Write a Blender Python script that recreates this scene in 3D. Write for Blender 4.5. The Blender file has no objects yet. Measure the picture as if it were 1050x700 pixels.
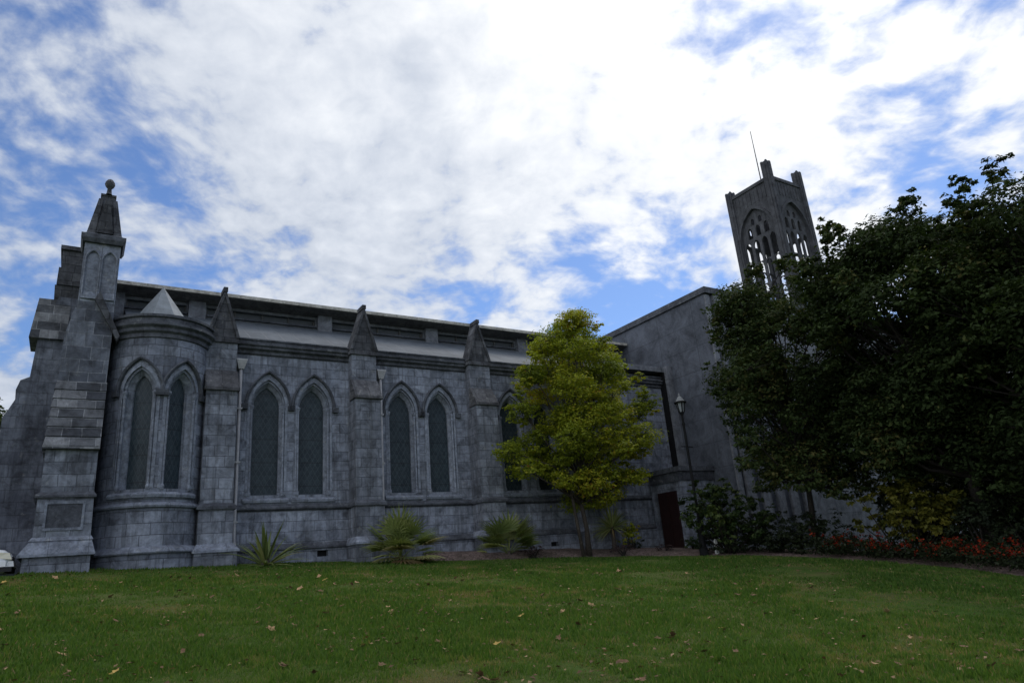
import bpy, math, random
import numpy as np
from mathutils import Vector, Matrix, noise as mnoise

R = math.radians
rng = np.random.default_rng(7)
random.seed(11)
S = bpy.context.scene
COL = S.collection
PI = math.pi

# ------------------------------------------------------------------ camera
cam_d = bpy.data.cameras.new('camera')
cam = bpy.data.objects.new('camera', cam_d)
COL.objects.link(cam)
cam_d.sensor_width = 36.0
cam_d.lens = 705.0 / 1050.0 * 36.0
cam_d.clip_start = 0.1
cam_d.clip_end = 3000
cam.matrix_world = Matrix((
    (0.84975391, -0.09671404, -0.51823227, 0),
    (-0.52096884, -0.30450476, -0.79741352, 0),
    (-0.08068312, 0.94758812, -0.30913911, 0),
    (0, 0, 0, 1)))
S.camera = cam

# ------------------------------------------------------------------ sky, sun, exposure
SUN_EL, SUN_AZ = 50.0, 62.0       # azimuth clockwise from +Y (away from the viewer)
W = bpy.data.worlds.new('World')
S.world = W
W.use_nodes = True
nt = W.node_tree
nt.nodes.clear()


class G:
    """tiny node-graph helper"""
    def __init__(s, tree):
        s.t = tree

    def n(s, typ, _in=None, **kw):
        nd = s.t.nodes.new(typ)
        for k, v in kw.items():
            setattr(nd, k, v)
        for k, v in (_in or {}).items():
            sock = nd.inputs[k]
            if isinstance(v, bpy.types.NodeSocket):
                s.t.links.new(v, sock)
            else:
                sock.default_value = v
        return nd

    def math(s, op, a, b=0.0, clamp=False):
        nd = s.n('ShaderNodeMath', {0: a, 1: b}, operation=op)
        nd.use_clamp = clamp
        return nd.outputs[0]

    def vmath(s, op, a, b=(0, 0, 0)):
        nd = s.n('ShaderNodeVectorMath', {0: a, 1: b}, operation=op)
        return nd.outputs['Value'] if op in ('DOT_PRODUCT', 'LENGTH', 'DISTANCE') else nd.outputs[0]

    def ramp(s, f, stops, interp='LINEAR'):
        nd = s.n('ShaderNodeValToRGB', {0: f})
        cr = nd.color_ramp
        cr.interpolation = interp
        while len(cr.elements) < len(stops):
            cr.elements.new(0.5)
        for e, (p, c) in zip(cr.elements, stops):
            e.position = p
            e.color = (c, c, c, 1) if isinstance(c, (int, float)) else (*c, 1)
        return nd.outputs[0]

    def mix(s, f, a, b, mode='MIX'):
        nd = s.n('ShaderNodeMix', data_type='RGBA', blend_type=mode)
        for i, v in ((0, f), (6, a), (7, b)):
            if isinstance(v, bpy.types.NodeSocket):
                s.t.links.new(v, nd.inputs[i])
            else:
                if i and len(v) == 3:
                    v = (*v, 1)
                nd.inputs[i].default_value = v
        return nd.outputs[2]

    def noise(s, vec, scale, detail=4, rough=0.55, dist=0.0, out=0):
        nd = s.n('ShaderNodeTexNoise', {'Vector': vec, 'Scale': scale, 'Detail': detail,
                                        'Roughness': rough, 'Distortion': dist})
        return nd.outputs[out]

    def mapping(s, vec, loc=(0, 0, 0), rot=(0, 0, 0), scale=(1, 1, 1)):
        return s.n('ShaderNodeMapping', {'Vector': vec, 'Location': loc, 'Rotation': rot, 'Scale': scale}).outputs[0]


def sky_world():
    g = G(nt)
    d = g.n('ShaderNodeTexCoord').outputs['Generated']
    sky = g.n('ShaderNodeTexSky', sky_type='NISHITA', sun_disc=False, sun_elevation=R(SUN_EL),
              sun_rotation=R(SUN_AZ), air_density=1.0, dust_density=0.3, ozone_density=2.0)
    blue = g.mix(1.0, sky.outputs[0], (0.78, 0.92, 1.16, 1), 'MULTIPLY')
    bg_sky = g.n('ShaderNodeBackground', {'Color': blue, 'Strength': 0.10})
    sep = g.n('ShaderNodeSeparateXYZ', {0: d})
    z = g.math('MAXIMUM', sep.outputs[2], 0.02)
    zz = g.math('ADD', z, 0.30)
    p = g.n('ShaderNodeCombineXYZ', {0: g.math('DIVIDE', sep.outputs[0], zz),
                                     1: g.math('DIVIDE', sep.outputs[1], zz), 2: 0.0}).outputs[0]
    p = g.mapping(p, loc=(5.3, 2.2, 0), rot=(0, 0, R(28)), scale=(1.0, 1.0, 1))
    warp = g.noise(p, 1.7, 4, 0.55, 0, 1)
    pw = g.vmath('ADD', p, g.vmath('MULTIPLY', g.vmath('SUBTRACT', warp, (0.5, 0.5, 0.5)), (0.20, 0.20, 0)))
    big = g.noise(pw, 1.7, 3, 0.5)
    mid = g.noise(pw, 5.2, 8, 0.55)
    fine = g.noise(pw, 17.0, 6, 0.55)
    cov = g.math('ADD', g.math('MULTIPLY', big, 0.38), g.math('MULTIPLY', mid, 0.55))
    cov = g.math('ADD', cov, g.math('MULTIPLY', fine, 0.33))
    # broad clear and cloudy parts of this sky (directions, not picture space)
    def blob(dirv, k, amp):
        v = Vector(dirv).normalized()
        dp = g.vmath('DOT_PRODUCT', d, tuple(v))
        e = g.math('EXPONENT', g.math('MULTIPLY', g.math('SUBTRACT', dp, 1.0), k))
        return g.math('MULTIPLY', e, amp)
    for b in SKY_BLOBS:
        cov = g.math('ADD', cov, blob(*b))
    dens = g.n('ShaderNodeMapRange', {0: cov, 1: 0.495, 2: 0.665}, interpolation_type='SMOOTHSTEP').outputs[0]
    # brightness of the cloud itself: brighter towards the sun, greyer where thick and rumpled
    sd = Vector((math.sin(R(SUN_AZ)) * math.cos(R(SUN_EL)), math.cos(R(SUN_AZ)) * math.cos(R(SUN_EL)), math.sin(R(SUN_EL))))
    near = g.math('EXPONENT', g.math('MULTIPLY', g.math('SUBTRACT', g.vmath('DOT_PRODUCT', d, tuple(sd)), 1.0), 6.0))
    shade = g.math('ADD', g.math('MULTIPLY', mid, 0.8), g.math('MULTIPLY', fine, 0.6))
    br = g.n('ShaderNodeMapRange', {0: shade, 1: 0.45, 2: 0.90, 3: 0.40, 4: 0.68}).outputs[0]
    br = g.math('ADD', br, g.math('MULTIPLY', near, 0.55))
    # unseen clouds opposite the sun, lit on their face, brightened to light the walls
    anti = g.math('MAXIMUM', g.vmath('DOT_PRODUCT', d, tuple(Vector((-sd.x, -sd.y, 0.25)).normalized())), 0.0)
    br = g.math('ADD', br, g.math('MULTIPLY', anti, 0.95))
    ccol = g.mix(g.n('ShaderNodeMapRange', {0: br, 1: 0.55, 2: 0.95}).outputs[0], (0.80, 0.89, 1.05, 1), (0.97, 0.985, 1.0, 1))
    bg_cl = g.n('ShaderNodeBackground', {'Color': ccol, 'Strength': br})
    mx = g.n('ShaderNodeMixShader', {0: g.math('MULTIPLY', dens, 0.96), 1: bg_sky.outputs[0], 2: bg_cl.outputs[0]})
    out = g.n('ShaderNodeOutputWorld')
    nt.links.new(mx.outputs[0], out.inputs[0])


SKY_BLOBS = [((-0.12, 0.84, 0.52), 50, -0.10), ((0.59, 0.71, 0.36), 60, -0.12), ((0.66, 0.44, 0.61), 160, -0.08),
             ((0.84, 0.40, 0.40), 160, -0.09), ((0.30, 0.76, 0.56), 10, 0.07), ((0.80, 0.33, 0.50), 14, 0.03),
             ((0.05, -0.9, 0.5), 1.5, -0.05), ((0.0, 0.95, 0.30), 200, -0.08),
             ((0.35, 0.68, 0.64), 220, 0.14), ((0.10, 0.93, 0.36), 30, -0.03)]
sky_world()

sun_d = bpy.data.lights.new('sun', 'SUN')
sun_d.energy = 1.2
sun_d.angle = R(20)
sun_d.color = (1.0, 0.95, 0.88)
sun = bpy.data.objects.new('sun', sun_d)
COL.objects.link(sun)
sun.rotation_euler = (R(90 - SUN_EL), 0, R(180 - SUN_AZ))
sun.location = (0, 0, 60)

vs = S.view_settings
vs.view_transform = 'Standard'
vs.look = 'None'
vs.exposure = 0.2
vs.gamma = 1.0
vs.use_curve_mapping = False
try:
    S.cycles.max_bounces = 6
    S.cycles.transparent_max_bounces = 8
except Exception:
    pass


# ------------------------------------------------------------------ materials
def new_mat(name):
    m = bpy.data.materials.new(name)
    m.use_nodes = True
    m.node_tree.nodes.clear()
    return m, G(m.node_tree)


def finish(m, g, bsdf):
    o = g.n('ShaderNodeOutputMaterial')
    g.t.links.new(bsdf, o.inputs[0])
    return m


def principled(g, col, rough=0.8, spec=0.3, metal=0.0, normal=None, **kw):
    i = {'Base Color': col if isinstance(col, bpy.types.NodeSocket) else (*col[:3], 1), 'Roughness': rough,
         'Specular IOR Level': spec, 'Metallic': metal}
    if normal is not None:
        i['Normal'] = normal
    i.update(kw)
    return g.n('ShaderNodeBsdfPrincipled', i).outputs[0]


def ashlar(name, c1, c2, mortar, bw=0.72, bh=0.34, ms=0.012, streak=0.5, patch=0.35, squash=0.75, dark=(0.07, 0.075, 0.085), bias=0.0):
    m, g = new_mat(name)
    tc = g.n('ShaderNodeTexCoord')
    uv, ob = tc.outputs['UV'], tc.outputs['Object']
    wob = g.vmath('ADD', uv, g.vmath('MULTIPLY', g.vmath('SUBTRACT', g.noise(ob, 1.8, 3, 0.5, 0, 1), (0.5, 0.5, 0.5)), (0.05, 0.04, 0)))
    b = g.n('ShaderNodeTexBrick', {'Vector': wob, 'Color1': (*c1, 1), 'Color2': (*c2, 1), 'Mortar': (*mortar, 1), 'Scale': 1.0,
                                   'Mortar Size': ms, 'Mortar Smooth': 0.35, 'Bias': bias, 'Brick Width': bw, 'Row Height': bh},
            offset=0.43, squash=squash, squash_frequency=3)
    # a second random tone per block, with larger cells, so that repeats do not show
    b2 = g.n('ShaderNodeTexBrick', {'Vector': wob, 'Color1': (0.82, 0.82, 0.83, 1), 'Color2': (1.12, 1.11, 1.10, 1), 'Mortar': (1, 1, 1, 1),
                                    'Scale': 1.0, 'Mortar Size': 0.0, 'Brick Width': bw * 2.0, 'Row Height': bh}, offset=0.31, offset_frequency=2)
    c = g.mix(0.8, b.outputs[0], b2.outputs[0], 'MULTIPLY')
    grain = g.noise(ob, 7.0, 8, 0.68)
    c = g.mix(1.0, c, g.ramp(grain, [(0.25, 0.74), (0.75, 1.22)]), 'MULTIPLY')
    big = g.noise(ob, 0.55, 5, 0.62, 0.4)
    c = g.mix(g.math('MULTIPLY', g.ramp(big, [(0.48, 0.0), (0.72, 1.0)]), patch), c, dark)
    st = g.noise(g.mapping(ob, scale=(2.6, 2.6, 0.22)), 1.0, 6, 0.65, 0.3)
    c = g.mix(g.math('MULTIPLY', g.ramp(st, [(0.47, 0.0), (0.66, 1.0)]), streak), c, dark)
    blot = g.noise(ob, 2.2, 9, 0.72, 0.6)
    c = g.mix(1.0, c, g.ramp(blot, [(0.36, 0.46), (0.52, 1.0), (0.66, 1.30)]), 'MULTIPLY')
    vs_ = g.noise(g.mapping(ob, scale=(7.0, 7.0, 0.5)), 1.0, 6, 0.7, 0.2)
    c = g.mix(g.math('MULTIPLY', g.ramp(vs_, [(0.52, 0.0), (0.68, 1.0)]), 0.6), c, dark)
    lich = g.noise(ob, 3.1, 7, 0.7, 0.2)
    c = g.mix(g.math('MULTIPLY', g.ramp(lich, [(0.60, 0.0), (0.70, 1.0)]), 0.28), c, (0.36, 0.36, 0.33))
    h = g.math('ADD', g.math('MULTIPLY', b.outputs[1], -0.9), g.math('MULTIPLY', g.noise(ob, 9.0, 7, 0.65), 0.7))
    bump = g.n('ShaderNodeBump', {'Strength': 0.75, 'Distance': 0.03, 'Height': h}).outputs[0]
    return finish(m, g, principled(g, c, 0.88, 0.25, 0.0, bump))


def weathered(name, col, dark, amt=0.5, rough=0.85, scale=1.4, streak=0.4, light=None, joints=0.0, panels=None):
    m, g = new_mat(name)
    tc = g.n('ShaderNodeTexCoord')
    ob, uv = tc.outputs['Object'], tc.outputs['UV']
    n1 = g.noise(ob, scale, 7, 0.65, 0.3)
    c = g.mix(g.math('MULTIPLY', g.ramp(n1, [(0.40, 0.0), (0.66, 1.0)]), amt), col, dark)
    st = g.noise(g.mapping(ob, scale=(3.2, 3.2, 0.25)), 1.0, 6, 0.65)
    c = g.mix(g.math('MULTIPLY', g.ramp(st, [(0.48, 0.0), (0.68, 1.0)]), streak), c, dark)
    if light:
        n3 = g.noise(ob, scale * 2.7, 6, 0.7, 0.5)
        c = g.mix(g.math('MULTIPLY', g.ramp(n3, [(0.57, 0.0), (0.68, 1.0)]), 0.6), c, light)
    bl = g.noise(ob, scale * 3.3, 9, 0.75, 0.6)
    c = g.mix(1.0, c, g.ramp(bl, [(0.34, 0.5), (0.52, 1.0), (0.68, 1.35)]), 'MULTIPLY')
    h = g.noise(ob, 10.0, 7, 0.65)
    if panels:
        pb = g.n('ShaderNodeTexBrick', {'Vector': uv, 'Color1': (0.88, 0.88, 0.88, 1), 'Color2': (1.1, 1.1, 1.1, 1), 'Mortar': (0.66, 0.66, 0.66, 1),
                                        'Scale': 1.0, 'Mortar Size': 0.028, 'Mortar Smooth': 0.6, 'Brick Width': panels[0], 'Row Height': panels[1]}, offset=0.0)
        c = g.mix(0.75, c, pb.outputs[0], 'MULTIPLY')
    if joints:
        b = g.n('ShaderNodeTexBrick', {'Vector': uv, 'Color1': (0.85, 0.85, 0.85, 1), 'Color2': (1.15, 1.15, 1.15, 1), 'Mortar': (0.45, 0.45, 0.45, 1),
                                       'Scale': 1.0, 'Mortar Size': 0.008, 'Brick Width': joints, 'Row Height': 3.0})
        c = g.mix(0.8, c, b.outputs[0], 'MULTIPLY')
        h = g.math('SUBTRACT', h, b.outputs[1])
    c = g.mix(1.0, c, g.ramp(g.noise(ob, 14.0, 5, 0.7), [(0.25, 0.8), (0.75, 1.18)]), 'MULTIPLY')
    bump = g.n('ShaderNodeBump', {'Strength': 0.6, 'Distance': 0.02, 'Height': h}).outputs[0]
    return finish(m, g, principled(g, c, rough, 0.25, 0, bump))


def plain(name, col, rough=0.5, metal=0.0, spec=0.5, var=0.15, scale=5.0, **kw):
    m, g = new_mat(name)
    ob = g.n('ShaderNodeTexCoord').outputs['Object']
    c = g.mix(1.0, (*col, 1), g.ramp(g.noise(ob, scale, 6, 0.65), [(0.25, 1 - var), (0.75, 1 + var)]), 'MULTIPLY')
    return finish(m, g, principled(g, c, rough, spec, metal, **kw))


def leaf_mat(name, stops, transl=0.35, rough=0.55, tintname='tint'):
    m, g = new_mat(name)
    at = g.n('ShaderNodeAttribute', attribute_name=tintname)
    c = g.ramp(at.outputs['Fac'], stops)
    p = principled(g, c, rough, 0.15)
    tr = g.n('ShaderNodeBsdfTranslucent', {'Color': g.mix(1.0, c, (1.15, 1.2, 0.6, 1), 'MULTIPLY')}).outputs[0]
    mx = g.n('ShaderNodeMixShader', {0: transl, 1: p, 2: tr}).outputs[0]
    return finish(m, g, mx)


def glass_mat():
    m, g = new_mat('leaded_glass')
    tc = g.n('ShaderNodeTexCoord')
    uv, ob = tc.outputs['UV'], tc.outputs['Object']
    b = g.n('ShaderNodeTexBrick', {'Vector': uv, 'Color1': (0.014, 0.025, 0.033, 1), 'Color2': (0.034, 0.050, 0.060, 1), 'Mortar': (0.016, 0.024, 0.031, 1),
                                   'Scale': 1.0, 'Mortar Size': 0.006, 'Brick Width': 0.12, 'Row Height': 0.15}, offset=0.5)
    c = g.mix(g.ramp(g.noise(ob, 2.2, 5, 0.6), [(0.35, 0.0), (0.7, 0.5)]), b.outputs[0], (0.035, 0.052, 0.065))
    sp = g.n('ShaderNodeSeparateXYZ', {0: uv})
    bar = g.math('LESS_THAN', g.math('FRACT', g.math('MULTIPLY', sp.outputs[1], 1.25)), 0.035)
    d1 = g.math('ADD', sp.outputs[0], g.math('MULTIPLY', sp.outputs[1], 0.6))
    d2 = g.math('SUBTRACT', sp.outputs[0], g.math('MULTIPLY', sp.outputs[1], 0.6))
    la = g.math('LESS_THAN', g.math('FRACT', g.math('MULTIPLY', d1, 5.5)), 0.10)
    lb = g.math('LESS_THAN', g.math('FRACT', g.math('MULTIPLY', d2, 5.5)), 0.10)
    c = g.mix(g.math('MULTIPLY', g.math('MAXIMUM', la, lb), 0.55), c, (0.075, 0.085, 0.095))
    c = g.mix(g.math('MULTIPLY', bar, 0.6), c, (0.012, 0.014, 0.016))
    h = g.noise(ob, 6.0, 3, 0.5)
    bump = g.n('ShaderNodeBump', {'Strength': 0.5, 'Distance': 0.02, 'Height': h}).outputs[0]
    return finish(m, g, principled(g, c, 0.4, 0.22, 0, bump))


def roof_mat():
    m, g = new_mat('lead_roof')
    tc = g.n('ShaderNodeTexCoord')
    ob = tc.outputs['Object']
    w = g.n('ShaderNodeTexWave', {'Vector': ob, 'Scale': 0.52, 'Distortion': 0.0}, wave_type='BANDS', bands_direction='X', wave_profile='SAW')
    seam = g.ramp(w.outputs[0], [(0.0, 1.0), (0.05, 0.0)])
    c = g.mix(g.ramp(g.noise(ob, 1.2, 6, 0.65), [(0.3, 0.0), (0.7, 1.0)]), (0.075, 0.088, 0.104), (0.135, 0.153, 0.175))
    c = g.mix(g.math('MULTIPLY', seam, 0.6), c, (0.2, 0.22, 0.24))
    bump = g.n('ShaderNodeBump', {'Strength': 0.7, 'Distance': 0.04, 'Height': seam}).outputs[0]
    return finish(m, g, principled(g, c, 0.75, 0.25, 0.0, bump))


def ground_mat():
    m, g = new_mat('lawn_turf')
    ob = g.n('ShaderNodeTexCoord').outputs['Object']
    c = g.mix(g.ramp(g.noise(ob, 0.45, 6, 0.65, 0.3), [(0.42, 0.0), (0.68, 1.0)]), (0.050, 0.095, 0.018), (0.11, 0.105, 0.042))
    c = g.mix(g.ramp(g.noise(ob, 2.3, 7, 0.7, 0.2), [(0.52, 0.0), (0.72, 0.8)]), c, (0.072, 0.058, 0.030))
    c = g.mix(1.0, c, g.ramp(g.noise(ob, 40, 5, 0.75), [(0.25, 0.55), (0.75, 1.4)]), 'MULTIPLY')
    h = g.math('ADD', g.noise(ob, 28.0, 6, 0.7), g.math('MULTIPLY', g.noise(ob, 2.5, 3, 0.5), 1.5))
    bump = g.n('ShaderNodeBump', {'Strength': 0.9, 'Distance': 0.05, 'Height': h}).outputs[0]
    return finish(m, g, principled(g, c, 0.95, 0.05, 0, bump))


def mulch_mat():
    m, g = new_mat('bark_mulch')
    ob = g.n('ShaderNodeTexCoord').outputs['Object']
    v = g.n('ShaderNodeTexVoronoi', {'Vector': ob, 'Scale': 16.0, 'Randomness': 1.0})
    c = g.mix(g.n('ShaderNodeSeparateColor', {0: v.outputs[1]}).outputs[0], (0.085, 0.062, 0.055), (0.24, 0.18, 0.165))
    c = g.mix(g.ramp(g.noise(ob, 0.8, 5, 0.6), [(0.4, 0.0), (0.7, 0.75)]), c, (0.05, 0.045, 0.03))
    bump = g.n('ShaderNodeBump', {'Strength': 1.0, 'Distance': 0.05, 'Height': v.outputs[0]}).outputs[0]
    return finish(m, g, principled(g, c, 0.95, 0.1, 0, bump))


M = {}
M['wall'] = ashlar('grey_ashlar', (0.201, 0.225, 0.281), (0.286, 0.316, 0.382), (0.125, 0.136, 0.164), 0.70, 0.335, 0.009, 0.6, 0.45)
M['bay'] = ashlar('bay_ashlar', (0.170, 0.190, 0.240), (0.268, 0.296, 0.358), (0.108, 0.116, 0.141), 0.62, 0.335, 0.011, 0.55, 0.45)
M['pier'] = ashlar('pier_ashlar', (0.089, 0.099, 0.125), (0.214, 0.237, 0.284), (0.268, 0.287, 0.329), 0.62, 0.40, 0.013, 0.45, 0.45)
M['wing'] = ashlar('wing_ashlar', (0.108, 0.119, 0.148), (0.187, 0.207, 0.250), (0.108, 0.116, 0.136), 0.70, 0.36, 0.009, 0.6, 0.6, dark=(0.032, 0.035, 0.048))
M['butt'] = ashlar('buttress_ashlar', (0.160, 0.176, 0.214), (0.254, 0.280, 0.334), (0.098, 0.106, 0.130), 0.56, 0.335, 0.010, 0.6, 0.55)
M['trim'] = weathered('dressed_stone', (0.241, 0.267, 0.323), (0.098, 0.108, 0.136), 0.5, light=(0.357, 0.368, 0.374), joints=0.9)
M['hood'] = weathered('dark_moulding', (0.102, 0.111, 0.131), (0.033, 0.035, 0.044), 0.7, light=(0.223, 0.231, 0.240))
M['cornice'] = weathered('cornice_stone', (0.107, 0.116, 0.136), (0.033, 0.035, 0.044), 0.75, light=(0.251, 0.261, 0.273), joints=1.2)
M['setoff'] = weathered('set_off_stone', (0.112, 0.113, 0.122), (0.037, 0.039, 0.047), 0.7, light=(0.279, 0.281, 0.273), joints=0.5)
M['stripe'] = ashlar('striped_set_off', (0.051, 0.056, 0.068), (0.233, 0.241, 0.256), (0.279, 0.291, 0.311), 0.62, 0.29, 0.012, 0.35, 0.3, bias=0.0)
M['gablet'] = ashlar('gablet_stone', (0.062, 0.066, 0.076), (0.115, 0.12, 0.134), (0.04, 0.042, 0.048), 0.5, 0.3, 0.010, 0.6, 0.5, dark=(0.028, 0.029, 0.033))
M['concrete'] = weathered('shaded_blue_grey_concrete', (0.110, 0.122, 0.150), (0.062, 0.070, 0.088), 0.6, scale=0.35, streak=0.35, panels=(2.4, 1.15))  # transept concrete with the shade of its side wall put into the tone
M['concrete_l'] = weathered('pale_concrete', (0.200, 0.212, 0.240), (0.107, 0.116, 0.136), 0.5, scale=0.7, streak=0.45, panels=(2.4, 1.15))  # same concrete without the painted-in shade, for front face and surround
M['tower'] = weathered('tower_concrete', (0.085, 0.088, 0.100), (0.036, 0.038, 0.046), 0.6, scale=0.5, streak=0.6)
M['clere'] = weathered('clerestory_concrete', (0.186, 0.197, 0.223), (0.093, 0.099, 0.114), 0.5, scale=0.9, streak=0.4)
M['soffit'] = weathered('eave_boards', (0.135, 0.132, 0.132), (0.06, 0.058, 0.058), 0.6, streak=0.3, light=(0.2, 0.19, 0.18))
M['fascia'] = weathered('eave_fascia', (0.50, 0.48, 0.43), (0.22, 0.21, 0.19), 0.4)
M['roof'] = roof_mat()
M['glass'] = glass_mat()
M['clerepane'] = plain('clerestory_pane', (0.085, 0.095, 0.11), 0.5, 0, 0.3)
M['darkglass'] = plain('dark_pane', (0.035, 0.042, 0.05), 0.2, 0, 0.5)
M['iron'] = plain('black_iron', (0.010, 0.0105, 0.012), 0.75, 0.0, 0.15, 0.3)
M['pipe'] = plain('pale_lead_pipe', (0.36, 0.36, 0.37), 0.55, 0.2, 0.4, 0.25)
M['door'] = plain('dark_red_door', (0.020, 0.007, 0.007), 0.5, 0, 0.4, 0.3)
M['lampglass'] = plain('lamp_glass', (0.22, 0.24, 0.26), 0.2, 0, 0.4, 0.05, Alpha=1.0)
M['lampcap'] = plain('lamp_cap', (0.16, 0.17, 0.18), 0.5, 0.2, 0.4)
M['white'] = plain('white_paint', (0.72, 0.72, 0.70), 0.5, 0, 0.4, 0.08)
M['carpaint'] = plain('white_car_paint', (0.74, 0.75, 0.76), 0.25, 0, 0.6, 0.03)
M['black'] = plain('black_rubber', (0.02, 0.02, 0.022), 0.7, 0, 0.3)
M['chrome'] = plain('chrome', (0.6, 0.6, 0.62), 0.18, 1.0, 0.5, 0.05)
M['headlight'] = plain('headlight_lens', (0.75, 0.70, 0.55), 0.12, 0, 0.6, 0.1)
M['lawn'] = ground_mat()
M['mulch'] = mulch_mat()
M['asphalt'] = plain('asphalt', (0.05, 0.05, 0.052), 0.9, 0, 0.2, 0.3, 30)
M['bark'] = weathered('grey_bark', (0.055, 0.046, 0.038), (0.03, 0.026, 0.022), 0.6, scale=4, light=(0.15, 0.14, 0.11))
M['barkdark'] = weathered('dark_bark', (0.024, 0.020, 0.017), (0.012, 0.011, 0.010), 0.6, scale=4)
M['cane'] = plain('timber_stake', (0.22, 0.17, 0.11), 0.8, 0, 0.2, 0.3)
M['leaf_y'] = leaf_mat('yellow_green_leaves', [(0.0, (0.06, 0.085, 0.012)), (0.4, (0.17, 0.215, 0.020)), (0.75, (0.31, 0.325, 0.026)), (0.95, (0.40, 0.34, 0.030)), (1.0, (0.26, 0.13, 0.025))], 0.45)
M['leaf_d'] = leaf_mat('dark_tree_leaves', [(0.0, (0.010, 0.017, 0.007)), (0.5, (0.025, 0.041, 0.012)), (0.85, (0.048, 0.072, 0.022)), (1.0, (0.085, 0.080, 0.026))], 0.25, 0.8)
M['leaf_s'] = leaf_mat('shrub_leaves', [(0.0, (0.012, 0.024, 0.008)), (0.6, (0.030, 0.052, 0.015)), (1.0, (0.085, 0.11, 0.03))], 0.25)
M['leaf_l'] = leaf_mat('lime_leaves', [(0.0, (0.03, 0.042, 0.008)), (0.5, (0.10, 0.10, 0.016)), (1.0, (0.19, 0.165, 0.026))], 0.35)
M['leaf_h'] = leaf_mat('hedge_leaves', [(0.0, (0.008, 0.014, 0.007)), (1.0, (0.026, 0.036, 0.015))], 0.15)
M['leaf_m'] = leaf_mat('mauve_leaves', [(0.0, (0.03, 0.02, 0.022)), (1.0, (0.11, 0.075, 0.075))], 0.2)
M['palm'] = leaf_mat('palm_leaves', [(0.0, (0.05, 0.085, 0.025)), (0.6, (0.17, 0.21, 0.07)), (0.85, (0.31, 0.31, 0.13)), (1.0, (0.15, 0.10, 0.05))], 0.25, 0.4)
M['grass'] = leaf_mat('grass_blades', [(0.0, (0.036, 0.084, 0.014)), (0.45, (0.088, 0.156, 0.027)), (0.72, (0.165, 0.165, 0.052)), (1.0, (0.24, 0.175, 0.10))], 0.38, 0.7)
M['bloom'] = leaf_mat('red_petals', [(0.0, (0.10, 0.008, 0.005)), (0.6, (0.23, 0.016, 0.007)), (1.0, (0.30, 0.042, 0.012))], 0.3)
M['dry1'] = plain('tan_dry_leaf', (0.30, 0.19, 0.10), 0.8, 0, 0.2, 0.3, 20)
M['dry2'] = plain('brown_dry_leaf', (0.13, 0.075, 0.04), 0.8, 0, 0.2, 0.35, 20)
M['dry3'] = plain('yellow_dry_leaf', (0.38, 0.26, 0.075), 0.8, 0, 0.2, 0.3, 20)


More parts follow.
